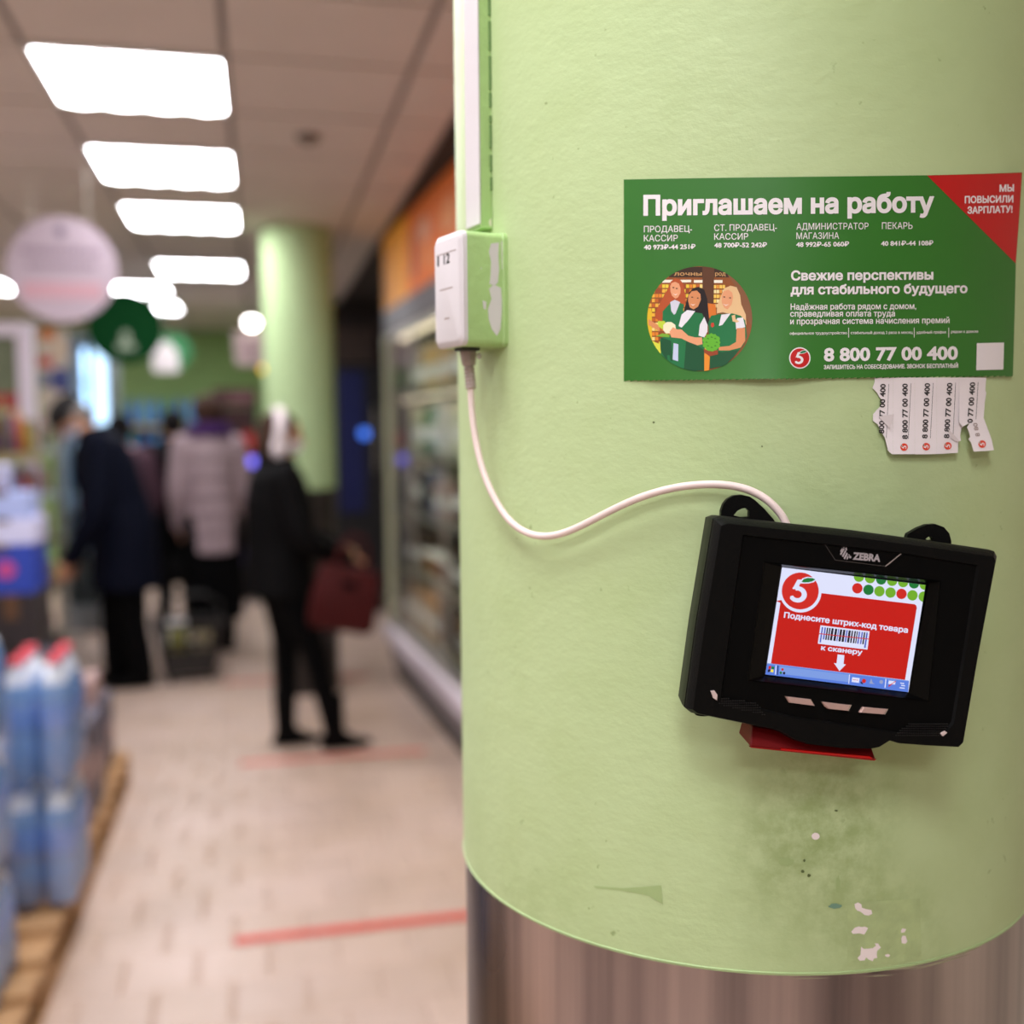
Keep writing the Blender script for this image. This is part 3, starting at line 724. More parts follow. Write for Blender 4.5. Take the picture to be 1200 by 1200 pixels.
pc([(635, 890), (700, 915), (760, 900), (760, 940), (690, 955), (640, 925)], (150, 66, 34), .00037)
lt = [(640+78*1.0*math.cos(R_(a))*(1+.12*math.sin(a*.3))+65, 835+78*math.sin(R_(a))*(1+.1*math.cos(a*.21))) for a in range(0, 360, 14)]
pc(lt, (96, 176, 44), .00038)
for a in range(0, 360, 45): pc([(705+45*math.cos(R_(a))-12, 835+45*math.sin(R_(a))), (705+45*math.cos(R_(a)), 835+45*math.sin(R_(a))-10), (705+45*math.cos(R_(a))+12, 835+45*math.sin(R_(a))+4)], (48, 120, 26), .00042)
# eyes and smiles
for (ex, ey, sp_, mx_, my_, mw_) in ((368, 352, 30, 386, 408, 22), (533, 437, 50, 540, 498, 26), (815, 435, 52, 830, 500, 28)):
    for s_ in (0, 1): pc(circ(ex+sp_*s_+ (0 if s_ == 0 else 0), ey+(8 if s_ else 0), 9, 8, 5), (60, 34, 26), .0004)
    pc([(mx_-mw_, my_-4), (mx_, my_+4), (mx_+mw_, my_-2), (mx_, my_+14)], (236, 216, 206), .0004)
ph.build('round_photo', poster)

# tear-off strips
def tp(L): return crop_pts(L, 5.714, 990, 390)
TS = lambda x, y, l: on_column(x, y, .0010+max(0, (y-445)/90)**2*.003+l)
TS5 = lambda x, y, l: on_column(x, y, .0012+max(0, (y-445)/90)**2*.007+l)
M_tab = mat('white strip paper', (232, 224, 226), .6, noise=.02, scale=60); M_ink = mat('black ink', (40, 38, 40), .5); M_mk = mat('orange-red ink', (222, 66, 40), .5)
tabs = [
    ([(200, 300), (200, 330), (185, 370), (215, 400), (232, 430), (250, 452), (240, 490), (212, 518), (190, 545), (188, 588), (222, 615), (240, 660), (268, 700), (290, 790), (315, 813), (322, 813), (322, 300)], TS),
    ([(322.5, 300), (322.5, 813), (468, 813), (468, 300)], TS),
    ([(468.5, 300), (468.5, 814), (615, 812), (615, 300)], TS),
    ([(615.5, 300), (615.5, 812), (757, 804), (760, 728), (778, 722), (772, 690), (780, 640), (800, 624), (765, 600), (765, 300)], TS),
    ([(765.5, 300), (765.5, 600), (790, 628), (836, 604), (818, 632), (832, 668), (840, 696), (828, 712), (846, 735), (862, 796), (930, 792), (998, 786), (985, 720), (962, 655), (930, 570), (934, 520), (938, 460), (948, 402), (941, 385), (948, 300)], TS5)]
words = [('800 77 00 400', (262, 675), (273, 342)), ('8 800 77 00 400', (420, 712), (420, 340)), ('8 800 77 00 400', (552, 708), (570, 337)), ('8 800 77 00 400', (698, 706), (720, 335)), ('0 77 00 400', (855, 604), (873, 331))]
marks = [None, (397, 765), (545, 762), (690, 757), (920, 745)]
lines = [((278, 705), (295, 342)), ((425, 710), (443, 338)), (( 573, 706), (592, 336)), ((725, 684), (742, 334)), ((878, 580), (893, 330))]
for i, (pl_, sf) in enumerate(tabs):
    rr = random.Random(i); P = Print(sf, 4, 8)
    P.poly(tp(pl_), M_tab).poly(tp(pl_), M_paper, -.0002)
    o = P.build('tear_off_strip', poster)
    Q = Print(sf, 4, 8); bdy, p0, p1 = words[i]
    p0, p1 = tp([p0])[0], tp([p1])[0]
    Q.text(bdy, p0, p1, 6.2, M_ink, .00012, bold=.03, up=(-1, 0))
    (a_, b_) = [tp([q])[0] for q in lines[i]]
    Q.poly([(a_[0]-.2, a_[1]), (a_[0]+.25, a_[1]), (b_[0]+.25, b_[1]), (b_[0]-.2, b_[1])], M_ink, .00012)
    if marks[i]:
        c0 = tp([marks[i]])[0]; number_mark(Q, c0[0], c0[1], 4.4, .0001, rot=-90, Mred=M_mk, Mw=M_tab, Mg=M_leaf, rim=False)
    if i == 4: Q.text('8 80', tp([(905, 692)])[0], tp([(885, 602)])[0], 5, M_gry, .00012, bold=.015, up=(-1, .15))
    Q.build('strip_print', o)
    if i in (0, 3):
        cr = MB(); e = tp([(225, 560), (330, 545), (300, 640)] if i == 0 else [(690, 640), (770, 725), (745, 728), (712, 706)])
        Print(sf, 0, 8).poly(e, mat('torn paper fold', (214, 204, 204), .7), .0006).build('torn_fold', o)

# ================================================================== BARCODE TERMINAL
tc_ = Vector((.2851, .4790, CAMZ-.1022)); az, el_, rz = -1.7713, -.0073, -.1456
TN = Vector((math.cos(az)*math.cos(el_), math.sin(az)*math.cos(el_), math.sin(el_)))
tt = Vector((-math.sin(az), math.cos(az), 0)); uu = TN.cross(tt)
TX = tt*math.cos(rz)+uu*math.sin(rz); TY = -tt*math.sin(rz)+uu*math.cos(rz)
def TP(x, y, d): return tc_+TX*x+TY*y+TN*d                     # local millimetre-true frame of the terminal
def tl(px, py, d=0.0):                                          # photo measurement -> terminal frame at depth d
    r = ray(px, py); o = tc_+TN*d; k = (o-EYE).dot(TN)/r.dot(TN); p = EYE+r*k-o
    return (p.dot(TX), p.dot(TY))
def tls(L, d=0.0, sc=2.857, ox=780, oy=540): return [tl(ox+x/sc, oy+y/sc, d) for x, y in L]
term = empty('barcode_terminal', tuple(TP(0, -.05, -.035)), label='black tilted price checking terminal with lit red and white screen, fixed to the column', cat='terminal')
M_tb = mat('black terminal plastic', (9, 9, 9), .45, bump=.12, bscale=900, spec=.10); M_tg = mat('glossy black bezel', (3, 3, 3), .25, spec=.15); M_tk = mat('matt black recess', (3, 3, 3), .6, spec=.08)
front = tls([(192, 190), (400, 213), (650, 240), (900, 274), (1118, 306), (1126, 322), (1064, 650), (1012, 952), (996, 968), (880, 962), (790, 955), (757, 945), (720, 968), (690, 974), (600, 972), (480, 958), (430, 943), (395, 922), (365, 908), (230, 880), (90, 852), (72, 838), (110, 560), (170, 198)])
cx_ = sum(p[0] for p in front)/len(front); cy_ = sum(p[1] for p in front)/len(front)
def sc(L, k, dx=0, dy=0): return [(cx_+(x-cx_)*k+dx, cy_+(y-cy_)*k+dy) for x, y in L]
body = MB().loft([[TP(x, y, d) for x, y in L] for L, d in ((sc(front, .955), -.034), (sc(front, .985), -.030), (sc(front, 1.0), -.014), (sc(front, 1.0), -.0085), (sc(front, .992), -.0078))])
body.build('back_housing', M_tb, term, smooth=True, world=True, angle=30)
# front frame: outer ring bevels up to the face, steps down to the inner panel
def ring4(L, n): # resample polygon to n points
    P = [Vector(p) for p in L]; ln = [(P[(i+1) % len(P)]-P[i]).length for i in range(len(P))]; tot = sum(ln); out = []
    for k in range(n):
        s_ = tot*k/n; i = 0
        while s_ > ln[i]: s_ -= ln[i]; i += 1
        q = P[i].lerp(P[(i+1) % len(P)], s_/ln[i]); out.append((q.x, q.y))
    return out
inner = tls([(258, 248), (520, 276), (790, 308), (1050, 350), (1008, 620), (965, 880), (945, 905), (780, 915), (560, 880), (420, 860), (185, 800), (188, 760), (215, 560)])
def cut_ring(mb, outer, od, inn, idp, fn=TP):
    bm = bmesh.new(); es = []
    for L, d in ((outer, od), (inn, idp)):
        vv = [bm.verts.new((x, y, 0)) for x, y in L]; es += [bm.edges.new((vv[i], vv[(i+1) % len(vv)])) for i in range(len(vv))]
    no = len(outer); bmesh.ops.triangle_fill(bm, use_beauty=True, edges=es); bm.verts.index_update()
    V = [fn(v.co.x, v.co.y, od if v.index < no else idp) for v in bm.verts]
    mb.add(V, [tuple(v.index for v in f.verts) for f in bm.faces]); bm.free()
fr = MB(); f0 = sc(front, .992); f1 = sc(front, .962)
n_ = len(front)
fr.loft([[TP(x, y, -.0079) for x, y in f0], [TP(x, y, -.0065) for x, y in sc(front, .999)], [TP(x, y, -.0045) for x, y in sc(front, .995)], [TP(x, y, 0) for x, y in f1]], cap=False)
cut_ring(fr, f1, 0, inner, 0)
k_ = len(inner); i2 = [(x*.985, y*.985) for x, y in inner]
fr.loft([[TP(x, y, 0) for x, y in inner], [TP(x, y, -.0012) for x, y in i2]], cap=False)
fr.build('front_frame', M_tb, term, smooth=True, world=True, angle=25)
opening = tls([(330, 338), (925, 402), (885, 808), (275, 737)])
glass = tls([(388, 357), (875, 412), (808, 775), (332, 718)], -.0048)
pan = MB(); cut_ring(pan, i2, -.0012, opening, -.0012)
pan.build('inner_panel', M_tk, term, world=True)
g2 = [(x*1.012+.0002, y*1.012) for x, y in glass]
bz = MB().loft([[TP(x, y, -.0012) for x, y in opening], [TP(x, y, -.0004) for x, y in [(cx+(a-cx)*.985, cy+(b-cy)*.985) for (a, b) in opening for cx, cy in [((opening[0][0]+opening[2][0])/2, (opening[0][1]+opening[2][1])/2)]]], [TP(x, y, -.0044) for x, y in g2], [TP(x, y, -.006) for x, y in g2]], cap=False)
bz.build('screen_bezel', M_tg, term, world=True)
# screen
SD = -.0048
TSf = lambda x, y, l: (lambda q: TP(q[0], q[1], SD+l))(tl(x, y, SD))
scr = Print(TSf, 0)
def em(name, c, s=1.0): return mat(name, (0, 0, 0), .3, emit=s, ecol=c)
E_w = em('screen white', (222, 226, 252)); E_r = em('screen red', (196, 20, 14)); E_g = em('screen green', (112, 172, 40)); E_dg = em('screen dark green', (18, 118, 52)); E_b = em('screen blue', (88, 126, 222)); E_bk = em('screen black', (16, 18, 40)); E_lb = em('screen pale blue', (124, 156, 226)); E_or = em('screen dot red', (206, 36, 30)); E_y = em('screen yellow', (250, 226, 70)); E_gy = em('screen grey', (150, 160, 200)); E_bl = em('screen bar blue', (84, 100, 190))
c6 = lambda L: crop_pts(L, 5.217, 880, 620)
SQ = c6([(190, 234), (1067, 342), (962, 997), (88, 888)])
def sp_(L, M, l=.0001): scr.poly(clip(c6(L), SQ), M, l)
scr.poly(SQ, E_w, 0)
sp_([(150, 440), (435, 392), (998, 459), (1010, 466), (1014, 480), (942, 922), (122, 822), (180, 450)], E_r, .00004)
sp_(circ(303, 382, 128, 48), E_w, .00008)
number_mark(scr, 880+301/5.217, 620+378/5.217, 113/5.217, .0001, rot=7, Mred=E_or, Mw=E_w, Mg=E_dg, rim=False)
for (x_, y_, M) in ((660, 291, E_g), (728, 300, E_g), (796, 308, E_dg), (863, 316, E_g), (930, 324, E_g), (997, 332, E_dg), (1062, 340, E_g), (650, 362, E_or), (718, 371, E_dg), (785, 380, E_g), (853, 388, E_g), (920, 396, E_or), (987, 405, E_g), (1056, 413, E_g)):
    sp_(circ(x_, y_, 32, 24), M, .00012)
def st_(body, p0, p1, cap, M, b): a_, b_ = c6([p0, p1]); scr.text(body, a_, b_, cap, M, .00012, bold=b)
st_('Поднесите штрих-код товара', (200, 540), (958, 634), 6.4, E_w, .034); st_('к сканеру', (427, 738), (680, 768), 5.6, E_w, .034)
sp_([(425, 588), (725, 625), (712, 737), (408, 700)], E_w, .00014)
rr = random.Random(9); u_ = .03
while u_ < .96:
    w_ = rr.choice([.022, .03, .045]); u2 = min(u_+w_, .97); b_ = .92 if u_ < .08 or u_ > .9 or abs(u_-.5) < .03 else .74
    q = lambda u, v: (425+300*u-17*v, 588+37*u+112*v)
    sp_([q(u_, .08), q(u2, .08), q(u2, b_), q(u_, b_)], E_bl if (b_ > .8 or rr.random() < .3) else E_bk, .00018); u_ = u2+rr.choice([.018, .026])
sp_([(414, 636), (724, 670), (724, 675), (414, 641)], E_or, .00022)
sp_([(530, 766), (571, 771), (566, 825), (580, 828), (541, 868), (507, 819), (523, 821)], E_w, .0001)
sp_([(96, 818), (966, 926), (960, 997), (86, 890)], E_b, .0001)
sp_([(97, 818), (966, 926), (965, 931), (96, 824)], E_lb, .00013)
sp_([(150, 832), (156, 833), (152, 890), (146, 889)], E_w, .00016); sp_([(163, 834), (168, 835), (164, 892), (159, 891)], E_bk, .00016)
sp_([(175, 838), (600, 890), (596, 935), (172, 884)], E_lb, .00013)
sp_([(600, 888), (605, 889), (600, 945), (595, 944)], E_w, .00016); sp_([(822, 915), (828, 916), (822, 970), (816, 969)], E_w, .00016)
for L, M in (([(108, 838), (124, 835), (121, 853), (106, 856)], E_or), ([(126, 838), (143, 842), (140, 858), (123, 853)], E_dg), ([(104, 858), (120, 856), (117, 872), (101, 874)], E_bk), ([(122, 856), (138, 860), (135, 876), (118, 873)], E_y),
             (circ(192, 858, 8, 10), E_or), (circ(182, 878, 8, 10), E_dg), (circ(202, 880, 8, 10), E_bk), ([(618, 905), (664, 911), (660, 940), (614, 934)], E_w), (circ(690, 928, 13, 10), E_or), ([(672, 930), (686, 944), (680, 948), (668, 940)], E_bk),
             ([(735, 912), (744, 940), (758, 948), (722, 944)], E_gy), (circ(796, 934, 12, 10), E_gy), ([(842, 925), (884, 930), (880, 950), (838, 946)], E_w), ([(838, 958), (884, 926), (886, 932), (842, 964)], E_or), ([(835, 918), (888, 925), (888, 928), (835, 921)], E_lb),
             ([(912, 938), (936, 941), (935, 947), (911, 944)], E_w), ([(918, 952), (942, 955), (941, 961), (917, 958)], E_w), ([(908, 966), (940, 970), (939, 976), (907, 972)], E_w), ([(622, 918), (656, 922), (655, 926), (621, 922)], E_or)):
    sp_(L, M, .0002)
o = scr.build('screen', term); o['label'] = 'lit screen with red panel, white numeral logo and Russian prompt'
# maker's mark over the screen
TF = lambda x, y, l: (lambda q: TP(q[0], q[1], -.0008+l))(tl(x, y, -.0008))
M_zb = mat('silver print', (168, 160, 164), .4); M_ln = mat('painted bevel glint', (190, 180, 180), .25, metal=.6)
lg = Print(TF, 0); a_, b_ = c6([(622, 184), (790, 199)]); lg.text('ZEBRA', a_, b_, 8.2, M_zb, bold=.045, up=(.10, -1))
for L in ([(545, 135), (556, 118), (562, 116), (552, 140)], [(545, 150), (562, 122), (570, 116), (572, 124), (553, 158), (547, 158)], [(556, 165), (576, 128), (584, 134), (564, 172)], [(566, 178), (586, 142), (592, 154), (574, 186)],
          [(576, 120), (584, 110), (588, 130), (582, 130)], [(584, 182), (590, 164), (598, 166), (594, 178), (588, 188)], [(594, 152), (604, 158), (606, 168), (598, 160)], [(562, 112), (570, 108), (574, 112), (566, 114)], circ(607, 172, 7, 10)):
    lg.poly(c6(L), M_zb)
lg.build('maker_mark', term)
ln = Print(TF, 0)  # flat bevel lines, glint and dim sides painted into their colours
for L, M in (([(819, 226), (914, 150), (919, 153), (824, 230)], M_ln), ([(512, 187), (820, 226), (820, 229), (513, 191)], mat('painted bevel shade', (60, 54, 52), .4)), ([(444, 84), (448, 84), (516, 187), (512, 189)], mat('painted bevel shade', (60, 54, 52), .4))):
    ln.poly(c6(L), M, .0001)
ln.build('mark_outline', term)
# buttons
M_bt = mat('rose grey metal button', (196, 164, 156), .35, metal=.35, noise=.05, scale=300); M_ch = mat('chrome rim', (220, 214, 212), .15, metal=1)
for L in ([(398, 787), (484, 797), (497, 819), (411, 808)], [(520, 805), (606, 815), (621, 816), (611, 836), (541, 829), (529, 820)], [(656, 822), (743, 830), (733, 848), (644, 841)]):
    P = tls(L, -.0005); c0 = (sum(p[0] for p in P)/len(P), sum(p[1] for p in P)/len(P))
    g = lambda k, dy=0: [(c0[0]+(x-c0[0])*k, c0[1]+(y-c0[1])*k+dy) for x, y in P]
    o = MB().loft([[TP(x, y, -.002) for x, y in g(.96)], [TP(x, y, .0006) for x, y in g(.93)], [TP(x, y, .0010) for x, y in g(.84)]]).build('button', M_bt, term, world=True)
    MB().loft([[TP(x, y, -.0015) for x, y in g(1.02)], [TP(x, y, .0002) for x, y in g(1.01)], [TP(x, y, .0001) for x, y in g(.95)]], cap=False).build('rim', M_ch, o, world=True)
# speaker grilles (tiny perforations joined) and corner bits: a pale clip, a painted highlight
M_gr = mat('grille mesh', (16, 15, 15), .5)
for (L, nm) in (([(190, 795), (300, 810), (335, 850), (180, 815)], 'l'), ([(785, 905), (820, 880), (950, 880), (930, 918), (770, 918)], 'r')):
    C2 = L; g = MB()
    x_ = min(p[0] for p in L)
    while x_ < max(p[0] for p in L):
        y_ = min(p[1] for p in L)
        while y_ < max(p[1] for p in L):
            if clip([(x_, y_), (x_+3, y_), (x_+3, y_+3), (x_, y_+3)], C2):
                P = tls([(x_, y_), (x_+3.4, y_+1), (x_+2.4, y_+4), (x_-1, y_+3)], 0)
                g.prism(P, -.0010, .0003, TP)
            y_ += 7.5
        x_ += 7.5
    g.build('speaker_grille', M_gr, term, world=True)
for L in ([(150, 770), (162, 768), (172, 782), (170, 800), (158, 792)], [(918, 912), (932, 903), (940, 908), (925, 920)]):
    MB().prism(tls(L), -.001, .0012, TP).build('clip_and_highlight', mat('pale clip and highlight', (206, 186, 182), .3), term, world=True)
# mounting ears with holes at the back plate
def ear(outer, hole):
    bm = MB(); d0, d1 = -.034, -.030
    O, Hh = tls(outer, d1), tls(hole, d1)
    cut_ring(bm, O, d1, Hh, d1); cut_ring(bm, O, d0, Hh, d0)
    for L in (O, Hh): bm.loft([[TP(x, y, d0) for x, y in L], [TP(x, y, d1) for x, y in L]], cap=False)
    bm.build('mounting_ear', M_tb, term, world=True)
ear([(186, 190), (186, 168), (194, 145), (208, 128), (228, 117), (255, 114), (282, 120), (300, 132), (330, 160), (362, 196), (372, 215), (250, 225), (186, 215)], [(228, 183), (240, 168), (255, 160), (270, 158), (280, 168), (280, 188), (255, 190)])
ear([(812, 245), (845, 226), (875, 214), (905, 212), (932, 222), (950, 243), (957, 270), (955, 300), (850, 300), (800, 280)], [(870, 262), (880, 254), (892, 255), (897, 266), (884, 268)])
# rear bracket between terminal and column
MB().box(-.045, .045, -.035, .035, -.0392, -.033, M=Matrix.Translation(tc_) @ Matrix((TX, TY, TN)).transposed().to_4x4()).build('wall_bracket', M_tk, term, world=True)
# red scanner hood below
M_red = mat('dark red translucent plastic', (112, 6, 10), .45, spec=.2)
h5 = lambda L, d: tls(L, d, 4.8, 790, 740)
topf = h5([(448, 540), (1112, 640)], -.010); botf = h5([(415, 635), (1122, 716)], -.010)
hood = MB()
def hp(p, d): return TP(p[0], p[1], d)
A0, A1, B0, B1 = topf[0], topf[1], botf[0], botf[1]
hood.add([hp(A0, -.012), hp(A1, -.012), hp(B1, -.006), hp(B0, -.006), hp(A0, -.032), hp(A1, -.032), hp(B1, -.030), hp(B0, -.030)], [(0, 1, 2, 3), (4, 7, 6, 5), (0, 3, 7, 4), (1, 5, 6, 2), (3, 2, 6, 7), (0, 4, 5, 1)])
hood.build('scanner_hood', M_red, term, bevel=.0008, world=True)
lip0 = h5([(418, 642), (430, 650), (1118, 722), (1132, 714)], -.006)
MB().prism(lip0, -.0062, -.0045, TP).build('hood_lip', mat('red hood lip', (140, 20, 18), .25), term, world=True)
rb = h5([(596, 655), (1100, 700), (1112, 712), (600, 664)], -.0055)
MB().prism(rb, -.0062, -.0042, TP).build('scan_window', mat('bright red scan window', (190, 16, 14), .15), term, world=True)
MB().lathe([(.004, 0), (.005, .002), (.004, .004)], 14).build('foot_bumper', M_tk, term, world=False)
fb = [o for o in term.children if o.name.startswith('foot_bumper')][0]
fb.matrix_parent_inverse = full(term).inverted(); q = tls([(125, 862)], -.012)[0]; fb.location = TP(q[0], q[1]+.0015, -.014)
# PART2
# ================================================================== SECOND COLUMN, GLASS-DOOR CHILLER
M_col2 = mat('far column green paint', (166, 188, 142), .85, spec=.1, noise=.03, scale=4)
c2 = at_y(352.5, 511, 6.38)
cc = empty('column', (c2.x, c2.y, 0), label='distant round green column with dark lower sheet, behind the woman in black', cat='column')
MB().lathe([(.2, 1.2), (.2, CEIL-.001)], 64).build('shaft', M_col2, cc, smooth=True)
MB().lathe([(.1985, .0005), (.1985, 1.2)], 64).build('steel_sheet', mat('dark steel sheet', (40, 33, 30), .4), cc, smooth=True)
MB().lathe([(.2015, 1.195), (.203, 1.2), (.2015, 1.206)], 64, cap=False).build('paint_edge', M_edge, cc, smooth=True)

M_alu = mat('brushed aluminium frame', (176, 170, 160), .35, metal=.7); M_kick = mat('dark kickplate', (50, 44, 42), .5)
M_bump = mat('pale grey bumper', (206, 196, 206), .4); M_cab = mat('cabinet grey enamel', (120, 114, 118), .5); M_cin = mat('cabinet interior', (150, 144, 128), .6)
M_glass = bpy.data.materials.new('door glass'); M_glass.use_nodes = True; nt = M_glass.node_tree; nt.nodes.clear()
o_ = nt.nodes.new('ShaderNodeOutputMaterial'); mx = nt.nodes.new('ShaderNodeMixShader'); tr_ = nt.nodes.new('ShaderNodeBsdfTransparent'); gl = nt.nodes.new('ShaderNodeBsdfGlossy'); gl.inputs['Roughness'].default_value = .03
lw = nt.nodes.new('ShaderNodeLayerWeight'); pw = nt.nodes.new('ShaderNodeMath'); pw.operation = 'POWER'; pw.inputs[1].default_value = 4.0; nt.links.new(lw.outputs['Facing'], pw.inputs[0]); fz = nt.nodes.new('ShaderNodeMath'); fz.operation = 'MULTIPLY_ADD'; fz.inputs[1].default_value = .38; fz.inputs[2].default_value = .03; nt.links.new(pw.outputs[0], fz.inputs[0]); tr_.inputs[0].default_value = (.93, .96, .94, 1)
nt.links.new(fz.outputs[0], mx.inputs[0]); nt.links.new(tr_.outputs[0], mx.inputs[1]); nt.links.new(gl.outputs[0], mx.inputs[2]); nt.links.new(mx.outputs[0], o_.inputs[0])

def em0(name, c, s_): return mat(name, (0, 0, 0), .3, emit=s_, ecol=c)
ch = empty('glass_door_chiller', (.775, 6.55, 0), R_(3), 'long glass-door chiller with orange fascia along the right wall', 'chiller')
LEN = 3.9
MB().box(.03, .78, -LEN, 0, .0, .12).build('kickplate', M_kick, ch)
MB().box(.0, .80, -LEN, 0, .12, .34).build('lower_panel', M_cab, ch, bevel=.01)
MB().box(-.045, .0, -LEN, .02, .25, .345).build('bumper_rail', M_bump, ch, bevel=.012)
MB().box(.74, .80, -LEN, 0, .34, 2.1).build('back_panel', M_cin, ch)
MB().box(.03, .74, -.05, 0, .34, 2.1).build('end_panel', M_cab, ch)
MB().box(-.012, .03, -.055, .012, .345, 2.1).build('corner_post', mat('pale corner post', (190, 190, 160), .4), ch)
MB().box(.03, .74, -LEN, -LEN+.05, .34, 2.1).build('end_panel', M_cab, ch)
MB().box(-.01, .80, -LEN, 0, 2.1, 2.245).build('top_rail', mat('dark grey rail', (84, 78, 84), .5), ch)
MB().box(.04, .80, -LEN, 0, 2.245, 2.68).build('top_housing', M_kick, ch)
M_or = mat('glowing orange fascia', (200, 96, 20), .6, emit=.12); M_ye = mat('glowing amber fascia', (206, 132, 8), .6, emit=.2)  # weak glow added to the prints so the fascia looks brighter
fa = MB().box(-.01, .04, -LEN, -.78, 2.246, 2.683).build('fascia', M_or, ch); fa['label'] = 'orange printed fascia'
fb = MB().box(-.01, .04, -.78, 0, 2.246, 2.683).build('fascia', M_ye, ch); fb['label'] = 'amber fascia end section'
FP = lambda x, y, l: full(ch) @ Vector((-.0112-l, -x, y))
M_f1 = mat('fascia mauve print', (130, 86, 84), .6); M_f2 = mat('fascia pale print', (206, 158, 132), .6); M_f3 = mat('fascia peach print', (214, 140, 84), .6)
for pts, M in (([(.90, 2.33), (.97, 2.30), (1.02, 2.36), (1.0, 2.47), (1.01, 2.54), (.95, 2.57), (.91, 2.52), (.92, 2.42)], M_f1), (blob(1.22, 2.52, .12, 4, .07, 18), M_f2), (blob(1.30, 2.38, .09, 8, .07, 16), M_f3), (blob(1.75, 2.48, .16, 14, .08, 18), M_f3), (blob(2.6, 2.45, .2, 19, .09, 18), M_f2)):
    Print(FP, 0).poly(pts, M).build('fascia_print', ch)
for k in range(3): MB().tube([(.06, -LEN+.2+k*1.25, 2.07), (.06, -LEN+1.2+k*1.25, 2.07)], .014, 8).build('light_tube', em0('added warm cabinet tube', (255, 232, 196), 2.5), ch, smooth=True)  # added tubes below the top rail, there only to brighten the goods
shz = [.36, .70, 1.04, 1.38, 1.72]
for z in shz: MB().box(.07, .74, -LEN+.05, -.05, z, z+.02).build('shelf', M_cin, ch)
for z in shz[1:]: MB().tube([(.082, -LEN+.08, z-.010), (.082, -.10, z-.010)], .006, 6).build('light_tube', em0('added shelf tube', (255, 232, 200), 9), ch, smooth=True)  # unseen tubes added under the shelf fronts to light the goods
for z in shz[1:]: MB().box(.055, .07, -LEN+.05, -.05, z-.015, z+.03).build('price_rail', M_alu, ch)
nd = 5; dw = LEN/nd
for k in range(nd):
    a, b = -LEN+k*dw, -LEN+(k+1)*dw-(.06 if k == nd-1 else 0)
    d = MB().box(0, .007, a+.003, a+.018, .35, 2.1).box(0, .007, b-.018, b-.003, .35, 2.1).box(0, .007, a+.018, b-.018, .35, .38).box(0, .007, a+.018, b-.018, 2.07, 2.1).build('door', M_alu, ch)
    MB().box(.002, .005, a+.018, b-.018, .38, 2.07).build('pane', M_glass, d)
    MB().tube([(-.0, a+.010, 1.0), (-.012, a+.010, 1.01), (-.012, a+.010, 1.29), (-.0, a+.010, 1.30)], .005, 8).build('handle', M_alu, d, smooth=True)

# goods: shared prototypes -------------------------------------------------
def bottle_mesh(name, r, h, col, trans=.3):
    mb = MB().lathe([(r*.8, 0), (r, h*.03), (r, h*.30), (r*.93, h*.36), (r, h*.42), (r, h*.66), (r*.8, h*.78), (r*.36, h*.90), (r*.33, h*.97)], 12)
    return mb.mesh(name, col, smooth=True)
def cap_mesh(name, r, h, col): return MB().lathe([(r*.38, h*.94), (r*.40, h*.95), (r*.40, h), (r*.34, h*1.005)], 10).mesh(name, col, smooth=True)
GOODS = {}
def goods(kind, key, rgb, rgb2=(230, 226, 220)):
    """a product with its parts at the origin; copies follow"""
    k = (kind, key)
    if k in GOODS: return GOODS[k]
    M1 = mat('goods '+key, rgb, .5, noise=.08, scale=30); M2 = mat('goods trim '+str(rgb2), rgb2, .5)
    if kind == 'bottle':
        p = [('body', MB().lathe([(.030, 0), (.036, .01), (.036, .15), (.030, .18), (.014, .22), (.013, .235)], 12).mesh('body', M1, True)),
             ('cap', MB().lathe([(.016, .232), (.016, .25), (.013, .252)], 10).mesh('cap', M2, True)),
             ('sticker', MB().lathe([(.0365, .06), (.0368, .065), (.0368, .12), (.0365, .125)], 12, cap=False).mesh('sticker', M2, True))]
    elif kind == 'carton':
        b = MB().box(-.036, .036, -.036, .036, 0, .18); b.add([(-.036, -.036, .18), (.036, -.036, .18), (.036, .036, .18), (-.036, .036, .18), (-.036, 0, .215), (.036, 0, .215)], [(0, 1, 5, 4), (2, 3, 4, 5), (1, 2, 5), (3, 0, 4)])
        p = [('body', b.mesh('body', M1)), ('top_seam', MB().box(-.036, .036, -.002, .002, .213, .235).mesh('top_seam', M2)), ('printed_band', MB().box(-.0365, .0365, -.0365, .0365, .06, .12).mesh('printed_band', M2))]
    elif kind == 'box':
        p = [('body', MB().box(-.05, .05, -.045, .045, 0, .17).mesh('body', M1)), ('printed_band', MB().box(-.0505, .0505, -.0455, .0455, .05, .10).mesh('printed_band', M2)), ('lid_flap', MB().box(-.048, .048, -.043, .0, .17, .172).mesh('lid_flap', M1))]
    elif kind == 'tub':
        p = [('body', MB().lathe([(.040, 0), (.050, .09), (.052, .095)], 16).mesh('body', M1, True)), ('lid', MB().lathe([(.054, .09), (.054, .102), (.050, .104)], 16).mesh('lid', M2, True))]
    else: # bag
        rings = []
        for z, rx, ry in ((0, .05, .03), (.02, .058, .04), (.10, .06, .045), (.17, .056, .03), (.20, .054, .006), (.215, .055, .003)):
            rings.append([Vector((rx*math.copysign(abs(math.cos(a))**.6, math.cos(a)), ry*math.copysign(abs(math.sin(a))**.8, math.sin(a)), z)) for a in [2*math.pi*j/16 for j in range(16)]])
        p = [('body', MB().loft(rings).mesh('body', M1, True)), ('top_seal', MB().box(-.055, .055, -.002, .002, .205, .225).mesh('top_seal', M2)), ('printed_patch', MB().box(-.03, .03, -.047, .047, .06, .13).mesh('printed_patch', M2))]
    GOODS[k] = p; return p
